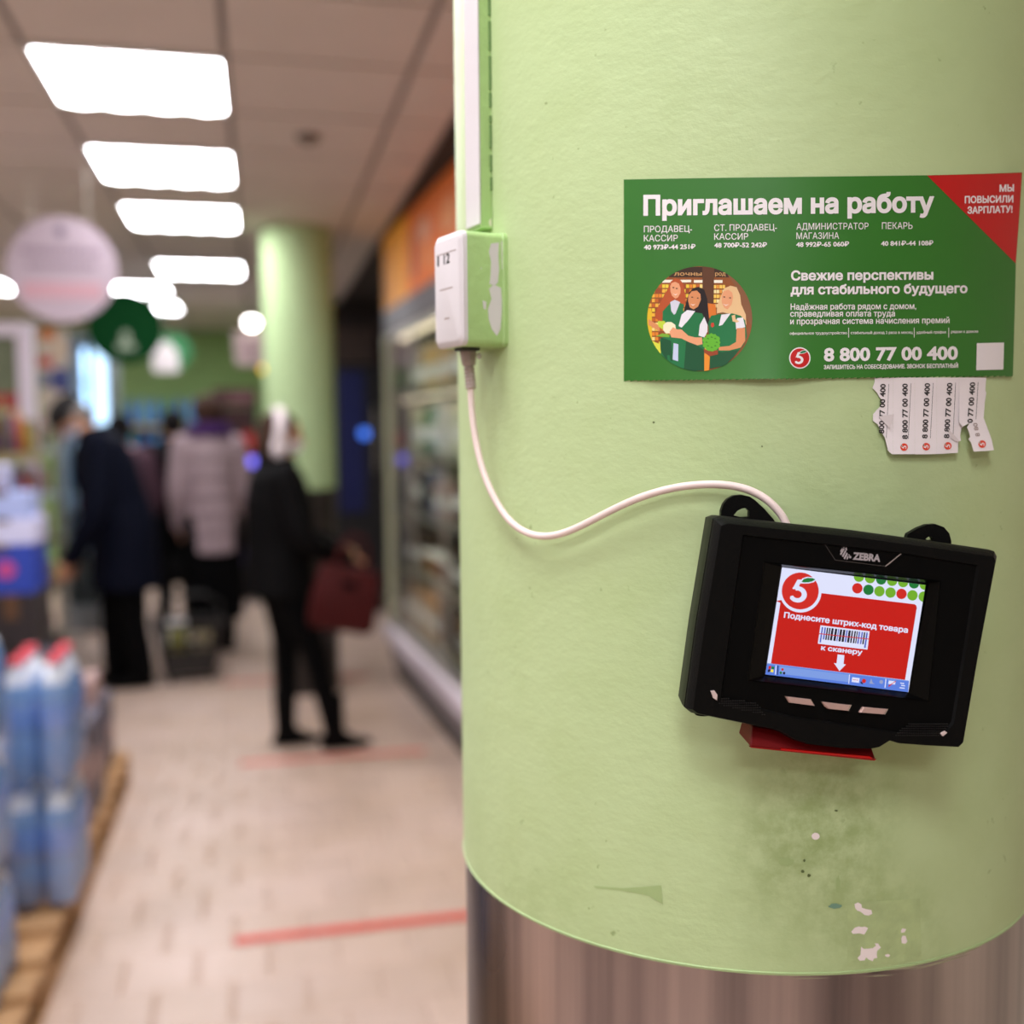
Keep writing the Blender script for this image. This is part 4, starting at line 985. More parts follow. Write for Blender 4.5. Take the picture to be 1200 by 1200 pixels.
def put(kind, key, rgb, loc, label, group, rz=0, s=1.0, rgb2=(230, 226, 220), name=None):
    r = empty(name or {'bottle': 'bottle', 'carton': 'carton', 'box': 'goods_box', 'tub': 'tub', 'bag': 'snack_bag'}[kind], loc, rz, label, {'bottle': 'bottle', 'carton': 'carton', 'box': 'box', 'tub': 'tub', 'bag': 'bag'}[kind], group)
    r.scale = (s, s, s)
    for n_, me in goods(kind, key, rgb, rgb2):
        link(n_, me, r)
    return r
rr = random.Random(21)
CHM = full(ch)
rows = [('bottom', [('box', 'tan', (150, 120, 90)), ('box', 'ochre', (170, 120, 50)), ('bag', 'dark', (56, 44, 40))]),
        ('second', [('tub', 'rust', (130, 52, 26)), ('box', 'brown', (70, 54, 46)), ('tub', 'amber', (176, 120, 50))]),
        ('third', [('bag', 'charcoal', (44, 42, 48)), ('box', 'pinkish', (160, 128, 120)), ('bottle', 'dark', (50, 48, 56))]),
        ('fourth', [('carton', 'cream', (200, 196, 168)), ('bottle', 'green', (86, 120, 80)), ('carton', 'white', (214, 210, 200))]),
        ('top', [('carton', 'orange', (206, 158, 96)), ('bottle', 'grey', (120, 110, 112)), ('carton', 'peach', (214, 170, 110))])]
for ri, (rn, kinds_) in enumerate(rows):
    y = -.17; k = 0
    while y > -3.6:
        kd, key, rgb = kinds_[(int(k/3)+ri) % 3]
        p = CHM @ Vector((.155+rr.uniform(-.008, .008), y, shz[ri]+.0205))
        put(kd, 'chiller '+key, rgb, p, '%s %s on the %s shelf inside the glass-door chiller' % (key, {'tub': 'tub', 'box': 'box', 'bag': 'bag', 'bottle': 'bottle', 'carton': 'carton'}[kd], rn),
            '%s %ss on the %s chiller shelf' % (key, kd, rn), R_(3)+rr.uniform(-.1, .1), 1.15 if ri else 1.3)
        y -= .125 if ri else .145; k += 1
# blue and red spots in the chiller door come from glass reflections alone
# ================================================================== DARK BLUE DRINKS FRIDGE AT THE BACK RIGHT
p0 = at_y(397, 511, 9.0); p1 = at_y(444, 511, 9.0)
df = empty('drinks_fridge', ((p0.x+p1.x)/2, 9.28, 0), label='tall dark blue drinks fridge between the far column and the chiller', cat='fridge')
wd = (p1.x-p0.x)/2+.03
MB().box(-wd, wd, -.25, .27, .06, 2.08).build('cabinet', mat('black enamel', (20, 20, 26), .5), df, bevel=.01)
MB().box(-wd+.02, wd-.02, -.22, .25, 0, .06).build('plinth', M_kick, df)
f_ = MB().box(-wd+.03, wd-.15, -.275, -.251, .86, 2.03).build('door', mat('deep blue door panel', (22, 30, 84), .35, noise=.1, scale=3), df)
MB().box(-wd+.03, wd-.08, -.275, -.251, .12, .84).build('lower_grille', mat('black grille', (12, 12, 18), .6), df)
MB().tube([(wd-.06, -.255, 1.2), (wd-.06, -.295, 1.24), (wd-.06, -.295, 1.7), (wd-.06, -.255, 1.74)], .01, 8).build('handle', M_alu, df, smooth=True)
q = at_y(427, 508, 9.0); MB().ell((q.x-df.location.x, -.279, q.z), .042, .012, .042).build('glowing_badge', em('blue badge glow', (60, 110, 220), 2.2), df, smooth=True)
bh = MB().box(.47, 1.0, 9.3, 9.88, 2.11, 2.42).build('header_box', mat('brown header board', (64, 48, 42), .7)); tag(bh, 'dark brown header board above the blue drinks fridge', 'board')
# ================================================================== LEFT: PALLETS WITH SHRINK-WRAPPED WATER
M_wood = mat('pallet pine', (178, 138, 96), .75, noise=.14, scale=18, bump=.2)
def pallet():
    r = empty('wooden_pallet')
    for i in range(7): MB().box(-.4, .4, -.6+i*.183, -.6+i*.183+.10, .122, .144).build('deck_board', M_wood, r)
    for x in (-.4, -.05, .3): MB().box(x, x+.1, -.6, .6, .1, .122).build('stringer', M_wood, r)
    for x in (-.4, -.05, .3):
        for y in (-.6, -.07, .455): MB().box(x, x+.1, y, y+.145, .022, .1).build('block', M_wood, r)
    for x in (-.4, -.05, .3): MB().box(x, x+.1, -.6, .6, 0, .022).build('bottom_board', M_wood, r)
    return r
pa = pallet(); tag(pa, 'nearer wooden pallet under the blue water bottle packs', 'pallet', 'wooden pallets'); pa.location = (-.975, 2.95, 0)
pb = dup(pa, (-.975, 4.2, 0), label='farther wooden pallet, behind the nearer one along the aisle edge'); pc_ = dup(pa, (-1.0, 1.68, 0), label='wooden pallet closest to the camera, below the left frame edge')
M_wat = mat('blue bottle plastic', (140, 186, 240), .1, trans=.3, noise=.06, scale=25); M_lab = mat('blue bottle wrapper print', (116, 158, 226), .4); M_capr = mat('red pink bottle cap', (222, 70, 84), .4); M_capb = mat('violet blue bottle cap', (110, 110, 200), .4)
M_film = bpy.data.materials.new('shrink film'); M_film.use_nodes = True; nt = M_film.node_tree; nt.nodes.clear()
o_ = nt.nodes.new('ShaderNodeOutputMaterial'); mx = nt.nodes.new('ShaderNodeMixShader'); tr_ = nt.nodes.new('ShaderNodeBsdfTransparent'); gl = nt.nodes.new('ShaderNodeBsdfGlossy'); gl.inputs['Roughness'].default_value = .18
tr_.inputs[0].default_value = (.94, .95, .98, 1); mx.inputs[0].default_value = .2
nt.links.new(tr_.outputs[0], mx.inputs[1]); nt.links.new(gl.outputs[0], mx.inputs[2]); nt.links.new(mx.outputs[0], o_.inputs[0])
def water_pack(h, capm, nm):
    r = empty('water_pack'); R = .048
    bm_ = bottle_mesh('bottle', R, h, M_wat); cm = cap_mesh('cap', R, h, capm)
    lm = MB().lathe([(R*1.005, h*.44), (R*1.01, h*.45), (R*1.01, h*.63), (R*1.005, h*.64)], 12, cap=False).mesh('wrapper', M_lab, True)
    nm_ = MB().lathe([(R*.80, h*.79), (R*.66, h*.84), (R*.40, h*.905), (R*.38, h*.93)], 12, cap=False).mesh('neck_label', mat('white neck label', (226, 232, 240), .4), True)
    for i in range(2):
        for j in range(3):
            b = link('bottle', bm_, r); b.location = (-.049+i*.098, -.098+j*.098, 0)
            link('cap', cm, b); link('wrapper', lm, b); link('neck_label', nm_, b)
    rings = []
    for z, k in ((.002, 1.0), (h*.3, 1.01), (h*.36, .985), (h*.42, 1.01), (h*.68, 1.0), (h*.85, .86), (h*.98, .66)):
        rings.append([Vector((x*k, y*(k if k > .9 else (k+1)/2), z)) for x, y in rrect(.198, .296, .045, 4)])
    MB().loft(rings, cap=False).build('shrink_film', M_film, r, smooth=True)
    return r
pA = water_pack(.36, M_capr, 'A'); pB = water_pack(.30, M_capb, 'B')
first = {'A': True, 'B': True}
CAPBLUE = cap_mesh('cap', .048, .36, M_lab)
def place_pack(which, x, y, z, label, group):
    src = pA if which == 'A' else pB
    o = dup(src)
    o.location = (x, y, z); tag(o, label, 'water pack', group)
    if which == 'A' and z < .3:
        for b in o.children:
            for c in b.children:
                if c.name.startswith('cap'): c.data = CAPBLUE
PT = .1445
for ti, tn in enumerate(('lower', 'upper')):
    for yi, (yy, yn) in enumerate(((3.37, 'front'), (3.76, 'second'), (4.07, 'third'))):
        for xi, (xx, xn) in enumerate(((-.64, 'aisle side'), (-.86, 'inner side'))):
            if (ti == 1 and yi > 0) or (xi == 1 and ti == 1) or (xi == 0 and yi > 0): continue
            place_pack('A', xx, yy, PT+ti*.365, 'red-capped blue water pack, %s tier, %s row, %s of the pallet' % (tn, yn, xn), 'red-capped water packs on the pallets')
for ti, tn in enumerate(('bottom', 'middle', 'top')):
    for yi, (yy, yn) in enumerate(((2.77, 'rear'), (2.46, 'front'))):
        for xi, (xx, xn) in enumerate(((-.73, 'aisle side'), (-.94, 'inner side'))):
            place_pack('B', xx, yy, PT+ti*.305, 'violet-capped water pack at the left edge, %s tier, %s row, %s' % (tn, yn, xn), 'violet-capped water packs at the left edge')
def drop(o):
    for c in list(o.children): drop(c)
    bpy.data.objects.remove(o)
drop(pA); drop(pB)
# cartons on the far end of the pallet
M_pk = mat('printed carton pink', (180, 150, 146), .6, noise=.15, scale=14); M_pk2 = mat('printed carton slate', (92, 88, 104), .6, noise=.12, scale=14)
M_dkb = mat('brown printed carton', (84, 56, 40), .6, noise=.15, scale=14)
def crate(name, x0, x1, y0, y1, z0, z1, M, label, group=None, band=None, cat='box'):
    r = empty(name, ((x0+x1)/2, (y0+y1)/2, z0), 0, label, cat, group)
    w_, d_, h_ = (x1-x0)/2, (y1-y0)/2, z1-z0
    MB().box(-w_, w_, -d_, d_, 0, h_).build('body', M, r, bevel=.004)
    MB().box(-w_*.98, -.003, -d_*.98, d_*.98, h_, h_+.003).box(.003, w_*.98, -d_*.98, d_*.98, h_, h_+.003).build('flap', M, r)
    MB().box(-.025, .025, -d_-.001, d_+.001, h_*.88, h_+.0036).build('sealing_tape', mat('brown packing tape', (96, 66, 44), .3), r)
    if band: MB().box(-w_-.001, w_+.001, -d_*.7, d_*.7, h_*.3, h_*.6).build('printed_patch', band, r)
    return r
crate('goods_box', -.80, -.63, 4.30, 4.52, PT, PT+.21, M_pk2, 'slate printed carton at the far end of the pallet, lower one', 'cartons at the far pallet end', M_pk)
crate('goods_box', -.80, -.64, 4.31, 4.52, PT+.214, PT+.42, M_pk, 'pinkish printed carton stacked at the far end of the pallet', 'cartons at the far pallet end', M_pk2)
crate('goods_box', -.79, -.63, 4.56, 4.76, PT, PT+.28, M_pk2, 'slate carton at the last corner of the far pallet', 'cartons at the far pallet end', M_pk)
crate('goods_box', -.745, -.60, 3.60, 3.90, PT, PT+.30, M_pk, 'pinkish printed carton right behind the red-capped water pack', 'cartons along the pallet edge', M_pk2)
crate('goods_box', -.745, -.60, 3.93, 4.24, PT, PT+.34, M_pk2, 'slate printed carton in the middle of the row along the pallet edge', 'cartons along the pallet edge', M_pk)
crate('goods_box', -.74, -.60, 3.62, 3.88, PT+.304, PT+.50, M_dkb, 'brown carton on top of the pinkish one behind the water pack', 'cartons along the pallet edge')
# taller pile of goods behind the packs, left edge
M_bl = mat('royal blue pack', (40, 66, 170), .5); M_wb = mat('white blue pack', (206, 206, 236), .5, noise=.06, scale=8); M_dk = mat('dark brown carton', (44, 34, 34), .7)
crate('goods_box', -1.36, -1.06, 3.9, 4.3, PT, PT+.36, M_dk, 'dark carton at the bottom of the pile at the left edge', 'pile at the left edge')
crate('goods_box', -1.35, -1.05, 3.9, 4.3, PT+.364, PT+.70, M_dk, 'dark carton in the middle of the pile at the left edge', 'pile at the left edge')
crate('detergent_pack', -1.02, -.84, 4.36, 4.66, .1445, .90, M_dk, 'dark carton carrying the blue pack at the left edge', 'pile at the left edge')
crate('detergent_pack', -1.08, -.845, 4.38, 4.64, .904, 1.09, M_bl, 'royal blue pack with a pink round mark at the left edge', 'pile at the left edge')
dk = MB(); dk.loft([[Vector((-.945+.035*math.cos(a), 4.378+h, 1.0+.035*math.sin(a))) for a in [2*math.pi*j/20 for j in range(20)]] for h in (0, -.0015)])
o = dk.build('round_mark', mat('pink round mark', (190, 70, 140), .5)); par = [x for x in bpy.data.objects if x.name.startswith('detergent_pack')][1]; o.parent = par; o.matrix_parent_inverse = full(par).inverted()
crate('detergent_pack', -1.07, -.84, 4.39, 4.63, 1.094, 1.19, M_wb, 'flat white pack lying on the royal blue pack', 'pile at the left edge')
crate('detergent_pack', -1.07, -.86, 4.40, 4.60, 1.194, 1.29, mat('pale blue pack', (170, 184, 232), .5), 'pale blue pack topping the pile at the left edge', 'pile at the left edge')
put('tub', 'white tub', (214, 214, 236), (-.98, 4.5, 1.294), 'white tub topping the pile at the left edge', 'pile at the left edge', s=1.0, rgb2=(200, 206, 240))

# ================================================================== LEFT GONDOLA WITH MIXED GOODS
def gondola(x0, x1, y0, y1, zs, label, M, top):
    r = empty('shelf_unit', ((x0+x1)/2, y0, 0), 0, label, 'shelf unit')
    X_ = (x1-x0)/2; L_ = y1-y0
    MB().box(-X_, -X_+.02, 0, L_, 0, top).build('back_panel', M, r)
    for y in (0, L_/2, L_-.03): MB().box(-X_+.02, -X_+.06, y, y+.03, 0, top).build('upright', M, r)
    MB().box(-X_+.02, X_, 0, L_, 0, .12).build('plinth', M, r)
    for z in zs:
        s_ = MB().box(-X_+.02, X_-.02, 0, L_, z-.02, z).build('shelf', M, r)
        MB().box(X_-.02, X_-.012, 0, L_, z-.035, z+.012).build('price_rail', mat('price rail yellowish', (150, 138, 100), .4), s_)
    return r
M_sh = mat('shelf metal putty', (120, 112, 100), .5)
Z1 = [.121, .46, .80, 1.12, 1.42]
gondola(-1.60, -1.10, 4.95, 6.15, Z1[1:], 'shelf unit with mixed goods left of the stooping man', M_sh, 1.60)
Z2 = [.121, .46, .80, 1.12, 1.42]
gondola(-1.85, -1.40, 6.6, 8.2, Z2[1:], 'shelf unit the stooping man in navy leans towards', M_sh, 1.62)
pal = [('bag', 'yellow', (150, 118, 40)), ('box', 'maroon', (90, 34, 34)), ('box', 'khaki', (130, 122, 84)), ('bag', 'orange', (130, 66, 30)), ('box', 'mauve', (150, 128, 140)), ('tub', 'violet', (96, 70, 120)),
       ('box', 'brown', (80, 56, 40)), ('bag', 'silver', (176, 168, 180)), ('bottle', 'olive', (120, 112, 60)), ('box', 'cream', (196, 180, 150)), ('bag', 'navy', (50, 56, 110)), ('bag', 'rust', (150, 60, 34))]
names = ['floor-level', 'second', 'third', 'fourth', 'top']
for gi, (xe, ya, yb_, tg_) in enumerate(((-1.17, 5.03, 6.12, 'nearer left shelf unit'), (-1.47, 6.66, 8.15, 'farther left shelf unit'))):
    for si in range(5):
        y = ya+.02; k = rr.randrange(12)
        while y < yb_-.04:
            kd, key, rgb = pal[k % 12]
            for dx in ((0,) if (k % 2) else (0, -.13)):
                put(kd, 'shelf '+key, rgb, (xe+dx+rr.uniform(-.012, .0), y+rr.uniform(-.004, .004), (Z1 if gi == 0 else Z2)[si]+.0005), '%s %s%s on the %s shelf of the %s' % (key, {'bag': 'bag', 'box': 'packet', 'tub': 'tub', 'bottle': 'bottle'}[kd], ', back row,' if dx else '', names[si], tg_),
                    'goods on the %s shelf of the %s' % (names[si], tg_), rr.uniform(-.12, .12)+math.pi/2, 1.0, rgb2=rr.choice([(170, 160, 160), (130, 40, 36), (60, 50, 52), (150, 130, 60)]))
            y += .132; k += 1 if rr.random() < .5 else 2
# goods piled on top of the nearer unit
for i, (kd, key, rgb, x, y, s_) in enumerate((('box', 'pale grey', (196, 184, 190), -1.12, 5.05, 1.3), ('box', 'mauve', (176, 150, 170), -1.14, 5.25, 1.5), ('bag', 'white', (220, 212, 220), -1.13, 5.46, 1.2), ('box', 'taupe', (150, 138, 124), -1.12, 5.70, 1.5), ('bag', 'beige', (170, 156, 132), -1.12, 5.92, 1.3), ('box', 'taupe', (140, 130, 116), -1.13, 6.14, 1.4))):
    pass
# white display frame at the far left
fz_ = 6.25
a = at_y(-30, 388, fz_); b = at_y(29, 388, fz_)
wf = empty('white_rack', (a.x+.1, fz_, 0), label='white upright display frame at the left picture edge', cat='frame')
xr = b.x-wf.location.x; xl = -.35
M_wfr = mat('white frame metal', (206, 196, 208), .5)
zt = b.z
for x in (xl, xr): MB().box(x-.04, x+.04, -.03, .03, 1.42 if 0 else 0, zt-.03).build('post', M_wfr, wf, bevel=.004)
MB().box(xl-.04, xr+.04, -.032, .032, zt-.03, zt+.04).build('top_bar', M_wfr, wf, bevel=.004)
MB().box(xl+.04, xr-.04, -.01, .01, 1.66, zt-.03).build('display_panel', mat('grey green display panel', (96, 104, 80), .6, noise=.15, scale=5), wf)
MB().box(xl+.04, xr-.04, -.014, -.0101, 1.66, 1.74).build('display_strip', mat('dull red strip', (150, 50, 50), .6), wf)
wf.location.x -= .0
# coloured promotional board
q0, q1 = at_y(43, 386, 8.4), at_y(82, 470, 8.4)
pbd = empty('promotional_board', ((q0.x+q1.x)/2, 8.4, 0), label='upright advertising board with orange, red and navy blocks left of the lit fridge', cat='board')
hw = (q1.x-q0.x)/2; z_t, z_b = q0.z, q1.z
bd = MB().box(-hw, hw, -.01, .01, z_b-.2, z_t).build('board_panel', mat('board beige', (190, 176, 160), .6, noise=.1, scale=9), pbd)
for (u0, u1, v0, v1, c) in ((.1, .6, .86, 1, (200, 110, 40)), (.0, .5, .48, .62, (176, 60, 60)), (.5, .98, .14, .46, (30, 50, 120)), (.05, .45, .2, .4, (90, 100, 130)), (.6, .95, .66, .8, (206, 180, 150))):
    MB().box(-hw+2*hw*u0, -hw+2*hw*u1, -.013, -.0101, z_b+(z_t-z_b)*v0, z_b+(z_t-z_b)*v1).build('printed_block', mat('board print %s' % (c,), c, .5), pbd)
MB().box(-.02, .02, -.005, .005, 0, z_b-.2).build('post', M_alu, pbd); MB().box(-.15, .15, -.12, .12, 0, .012).build('base_plate', M_alu, pbd)
# brightly lit glass fridge with a vertical tube
q0, q1 = at_y(66, 395, 8.7), at_y(131, 480, 8.7)
lf = empty('lit_fridge', ((q0.x+q1.x)/2, 8.7, 0), label='brightly lit white glass fridge behind the stooping man', cat='fridge')
hw = (q1.x-q0.x)/2; zt = at_y(100, 392, 8.7).z
MB().box(-hw, hw, .5, .55, 0, zt).build('back_panel', mat('fridge white enamel', (205, 212, 222), .4), lf)
MB().box(-hw, -hw+.02, 0, .5, 0, zt).box(hw-.02, hw, 0, .5, 0, zt).box(-hw+.02, hw-.02, 0, .5, zt-.03, zt).box(-hw+.02, hw-.02, 0, .5, 0, .2).build('cabinet', mat('fridge grey enamel', (130, 136, 140), .4), lf)
for z in (.6, .95, 1.3, 1.62, 1.92): MB().box(-hw+.02, hw-.02, .05, .5, z, z+.012).build('shelf', mat('fridge shelf', (190, 200, 215), .4), lf)
MB().tube([(hw-.075, .02, 1.0), (hw-.075, .02, zt-.07)], .045, 12).build('light_tube', em('cool fluorescent tube', (190, 225, 255), 2.6), lf, smooth=True)
MB().tube([(hw-.20, .10, .9), (hw-.20, .10, zt-.1)], .016, 10).build('light_tube', em('cool fluorescent tube weak', (170, 205, 250), 5), lf, smooth=True)
MB().box(-hw+.03, hw-.13, -.006, -.001, .25, zt-.04).build('pane', M_glass, lf)
for zi, z in enumerate((.612, .962, 1.312, 1.632)):
    for k in range(3): put('bottle' if (k+zi) % 2 else 'carton', 'fridge pale' if k % 2 else 'fridge white', (170, 196, 226) if k % 2 else (214, 222, 236), (lf.location.x-hw+.08+k*.1, 8.98, z+.0005), '%s in the lit fridge, %s shelf' % ('pale blue drink' if k % 2 else 'white drink', ('lowest', 'second', 'third', 'upper')[zi]), 'drinks in the lit fridge', 0, 1.1)

# ================================================================== HANGING SIGNS
def round_sign(px, py, y, rpx, M, label, thick=.012):
    c = at_y(px, py, y); r = rpx*y/FPX
    s_ = empty('round_hanging_sign', tuple(c), label=label, cat='sign')
    d = MB(); n = 48; d.loft([[Vector((r*math.cos(2*math.pi*j/n), h, r*math.sin(2*math.pi*j/n))) for j in range(n)] for h in (-thick/2, thick/2)])
    d.build('disc', M, s_)
    for dx in (-r*.5, r*.5): MB().tube([(dx, 0, r*.85), (dx, 0, CEIL-c.z)], .0015, 5).build('cord', M_alu, s_)
    return s_, r
M_pd = mat('pale mauve sign board', (176, 160, 172), .6)
s1, r1 = round_sign(73, 316, 5.0, 56, M_pd, 'pale round sign with grey lettering and red band hanging upper left')
gm = mat('faded grey sign print', (128, 112, 126), .6); rm_ = mat('faded red sign print', (190, 148, 158), .6)
f = -.0072
for (z0, z1, w_) in ((.28, .40, .72), (.02, .12, .62)):
    k = -w_
    rr2 = random.Random(int(z0*100))
    while k < w_:
        l = rr2.uniform(.06, .11); MB().box(r1*k, r1*min(k+l, w_), f, f+.001, r1*z0, r1*z1).build('sign_print', gm, s1); k += l+.03
MB().box(-r1*.72, r1*.72, f, f+.001, -r1*.55, -r1*.25).build('red_band', rm_, s1)
MB().ell((0, f, r1*.72), r1*.09, .001, r1*.12).build('sign_emblem', mat('dark sign emblem', (110, 100, 116), .6), s1)
M_gd = mat('dark green sign board', (2, 52, 20), .8, spec=.1); M_gp = mat('sign whitish print', (130, 144, 124), .6)
s2, r2 = round_sign(147, 384, 7.0, 40, M_gd, 'dark green round hanging sign with a small white figure')
MB().ell((0, -.008, -r2*.28), r2*.13, .001, r2*.2).build('sign_print', M_gp, s2); MB().box(-r2*.25, r2*.25, -.009, -.008, -r2*.62, -r2*.45).build('sign_print', M_gp, s2)
s3, r3 = round_sign(203, 412, 8.6, 20, mat('mid green sign board', (30, 110, 60), .5), 'small green round sign behind the pale bottle-shaped one')
c = at_y(194, 418, 8.5); s4 = empty('bottle_shaped_sign', tuple(c), label='pale bottle-shaped hanging sign in front of the green wall', cat='sign')
k = 8.5/FPX
prof = [(-13, -17), (13, -17), (14, -8), (13, 4), (9, 10), (5, 14), (5, 17), (-5, 17), (-5, 14), (-9, 10), (-13, 4), (-14, -8)]
MB().prism([(x*k, y*k) for x, y in prof], -.008, .008, lambda x, y, h: Vector((x, h, y))).build('board', mat('pale sign board', (212, 204, 204), .6), s4)
MB().box(-5*k, 5*k, -.009, .009, 17*k, 22*k).build('neck_cap', mat('sign cap green', (60, 130, 80), .6), s4)
MB().tube([(0, 0, 22*k), (0, 0, CEIL-c.z)], .0015, 5).build('cord', M_alu, s4)
c = at_y(293, 409, 9.6); s5 = empty('hanging_box_sign', tuple(c), label='pinkish white box-shaped sign hanging beside the far column', cat='sign'); k = 9.6/FPX
b_ = MB(); b_.loft([[Vector((sx*w_*k, sy*.1, z*k)) for sx, sy in ((-1, -1), (1, -1), (1, 1), (-1, 1))] for w_, z in ((13, -19), (16, -12), (17, 18))])
b_.build('box', mat('pinkish sign box', (196, 172, 170), .6), s5, bevel=.01)
MB().box(-12*k, 12*k, -.103, -.1, -6*k, 2*k).build('sign_print', mat('sign grey print', (170, 140, 144), .6), s5)
MB().tube([(0, 0, 18*k), (0, 0, CEIL-c.z)], .008, 8).build('rod', M_alu, s5)
c = at_y(295, 378, 9.5); sl = empty('spot_lamp', tuple(c), label='small round bright lamp above the pinkish box sign', cat='lamp')
MB().ell((0, 0, 0), .055, .05, .05).build('bulb', em('spot lamp glow', (255, 250, 245), 18), sl, smooth=True)
MB().lathe([(.06, .03), (.05, .07), (.02, .09), (.012, .1)], 16).build('lamp_holder', M_alu, sl, smooth=True); MB().tube([(0, 0, .1), (0, 0, CEIL-c.z)], .008, 8).build('rod', M_alu, sl)
c = at_y(309, 432, 12.5); yl = empty('indicator_lamp', (c.x, 12.57, c.z), label='small yellow round lamp on the green back wall beside the far column', cat='lamp')
MB().ell((0, -.01, 0), .042, .03, .042).build('lens', em('yellow lens', (235, 190, 40), 2.6), yl, smooth=True); MB().box(-.05, .05, 0, .03, -.06, .06).build('housing', M_kick, yl)

# ================================================================== BACK: BLUE BOTTLE RACK, DISPLAY STANDS
br = gondola(0, .45, 0, 1.2, [.5, .9, 1.3, 1.62], 'rack of blue and teal bottles before the green back wall', M_sh, 1.66)
q = at_y(180, 511, 11.6); br.location = (-1.68, 11.86, 0); br.rotation_euler = (0, 0, -math.pi/2)
for si, z in enumerate((.5, .9, 1.3, 1.62)):
    for k_ in range(10):
        cc3 = [(70, 130, 200), (40, 130, 150), (60, 110, 190), (90, 150, 210)][(k_+si) % 4]
        nm_ = ['sky blue', 'teal', 'deep blue', 'pale blue'][(k_+si) % 4]
        put('bottle', 'rack '+nm_, cc3, (-1.62+k_*.118, 11.78, z+.0005), '%s bottle on the %s shelf of the back rack' % (nm_, ('lowest', 'second', 'third', 'top')[si]), 'bottles on the %s shelf of the back rack' % ('lowest', 'second', 'third', 'top')[si], 0, 1.12, rgb2=cc3)
q0, q1 = at_y(248, 455, 9.8), at_y(301, 476, 9.8)
st = empty('display_stand', ((q0.x+q1.x)/2, 9.85, 0), label='display stand with dark red header behind the women, at the back', cat='stand')
hw = (q1.x-q0.x)/2
MB().box(-hw, hw, -.02, .02, q1.z, q0.z).build('header', mat('dark red header', (62, 20, 20), .6), st)
MB().box(-hw*.2, hw*.9, -.024, -.0201, q1.z+.04, q0.z-.04).build('header_print', mat('header pinkish print', (110, 70, 74), .6), st)
MB().box(-hw, -hw+.03, -.02, .35, 0, q1.z).box(hw-.03, hw, -.02, .35, 0, q1.z).build('side_panel', mat('stand dark green', (30, 50, 30), .6), st)
for z in (.3, .7, 1.05, 1.35): MB().box(-hw+.03, hw-.03, 0, .33, z, z+.015).build('shelf', mat('stand dark green', (30, 50, 30), .6), st)
MB().box(-hw+.03, hw-.03, .33, .35, 0, q1.z).build('back_panel', mat('stand back brown', (80, 50, 50), .7), st)
for si, z in enumerate((.315, .715, 1.065, 1.365)):
    for k_ in range(3):
        nm_, cc3 = [('red', (190, 30, 28)), ('maroon', (70, 28, 44)), ('dark violet', (50, 36, 84))][0 if (si == 3 and k_ == 2) else 1+(k_+si) % 2]
        put('box', 'stand '+nm_, cc3, (st.location.x-hw+.088+k_*.106, 10.0, z+.0005), '%s packet on the %s shelf of the back display stand' % (nm_, ('lowest', 'second', 'third', 'top')[si]), 'packets on the back display stand', 0, 1.0, rgb2=cc3)
c = at_y(293, 541, 9.7); gs = empty('glowing_screen', (c.x, 9.72, c.z), label='small violet-blue glowing screen at the back beside the woman in black', cat='screen')
MB().box(-.045, .045, -.012, -.008, -.04, .04).build('display', em('violet screen glow', (120, 110, 250), 2.6), gs); MB().box(-.06, .06, -.008, .02, -.055, .055).build('housing', M_kick, gs); MB().box(-.01, .01, .0, .02, -c.z, -.055).build('stand_post', M_kick, gs)
# crates behind the lit fridge area on the far left
# ================================================================== SHOPPING BASKET
bk = empty('shopping_basket', (-.445, 6.83, 0), R_(8), 'dark grey wheeled shopping basket full of goods standing on the floor', 'basket')
M_bk = mat('dark grey basket plastic', (30, 28, 28), .5)
def bring(w_, d_, z, r=.03): return [Vector((x, y, z)) for x, y in rrect(w_, d_, r, 3)]
MB().loft([bring(.30, .22, .05), bring(.31, .23, .12), bring(.30, .22, .12), bring(.29, .21, .06)]).build('base_tray', M_bk, bk)
MB().loft([bring(.42, .32, .345), bring(.43, .33, .375), bring(.40, .30, .375), bring(.395, .295, .35)], cap=False).build('rim', M_bk, bk)
MB().loft([bring(.365, .275, .225), bring(.37, .28, .25), bring(.355, .265, .25), bring(.35, .26, .23)], cap=False).build('middle_band', M_bk, bk)
MB().loft([bring(.315, .235, .10), bring(.350, .26, .20)], cap=False).build('lower_wall', M_bk, bk)
lo, hi = rrect(.305, .225, .03, 3), rrect(.415, .315, .03, 3)
for i in range(0, 16):
    for k_ in (0, .5):
        a0 = Vector(lo[i]).lerp(Vector(lo[(i+1) % 16]), k_); b0 = Vector(hi[i]).lerp(Vector(hi[(i+1) % 16]), k_)
        MB().tube([(a0.x, a0.y, .11), (b0.x, b0.y, .35)], .006, 5).build('slat', M_bk, bk)
for n_ in range(5):
    for sy in (-1, 1):
        x_ = -.12+n_*.06; MB().tube([(x_, sy*.112, .11), (x_*1.35, sy*.157, .35)], .006, 5).build('slat', M_bk, bk)
for sx in (-.12, .12):
    for sy in (-.08, .08): MB().loft([[Vector((sx+h, sy+.025*math.cos(a), .025+.025*math.sin(a))) for a in [2*math.pi*j/14 for j in range(14)]] for h in (-.01, .01)]).box(sx-.004, sx+.004, sy-.006, sy+.006, .03, .055).build('wheel', M_kick, bk)
MB().tube([(-.20, .0, .36), (-.19, .0, .47), (-.10, .0, .53), (.10, .0, .53), (.19, .0, .47), (.20, .0, .36)], .009, 8).build('handle', M_bk, bk, smooth=True)
def inb(x, y, z): return full(bk) @ Vector((x, y, z))
put('bag', 'basket yellow green', (120, 116, 40), inb(-.07, -.058, .13), 'yellow-green bag in the left of the shopping basket', 'goods in the basket', 0, .9, rgb2=(140, 126, 50))
put('box', 'basket cream', (150, 136, 104), inb(.075, -.055, .125), 'cream box in the right of the shopping basket', 'goods in the basket', .1, 1.0, rgb2=(160, 146, 120))
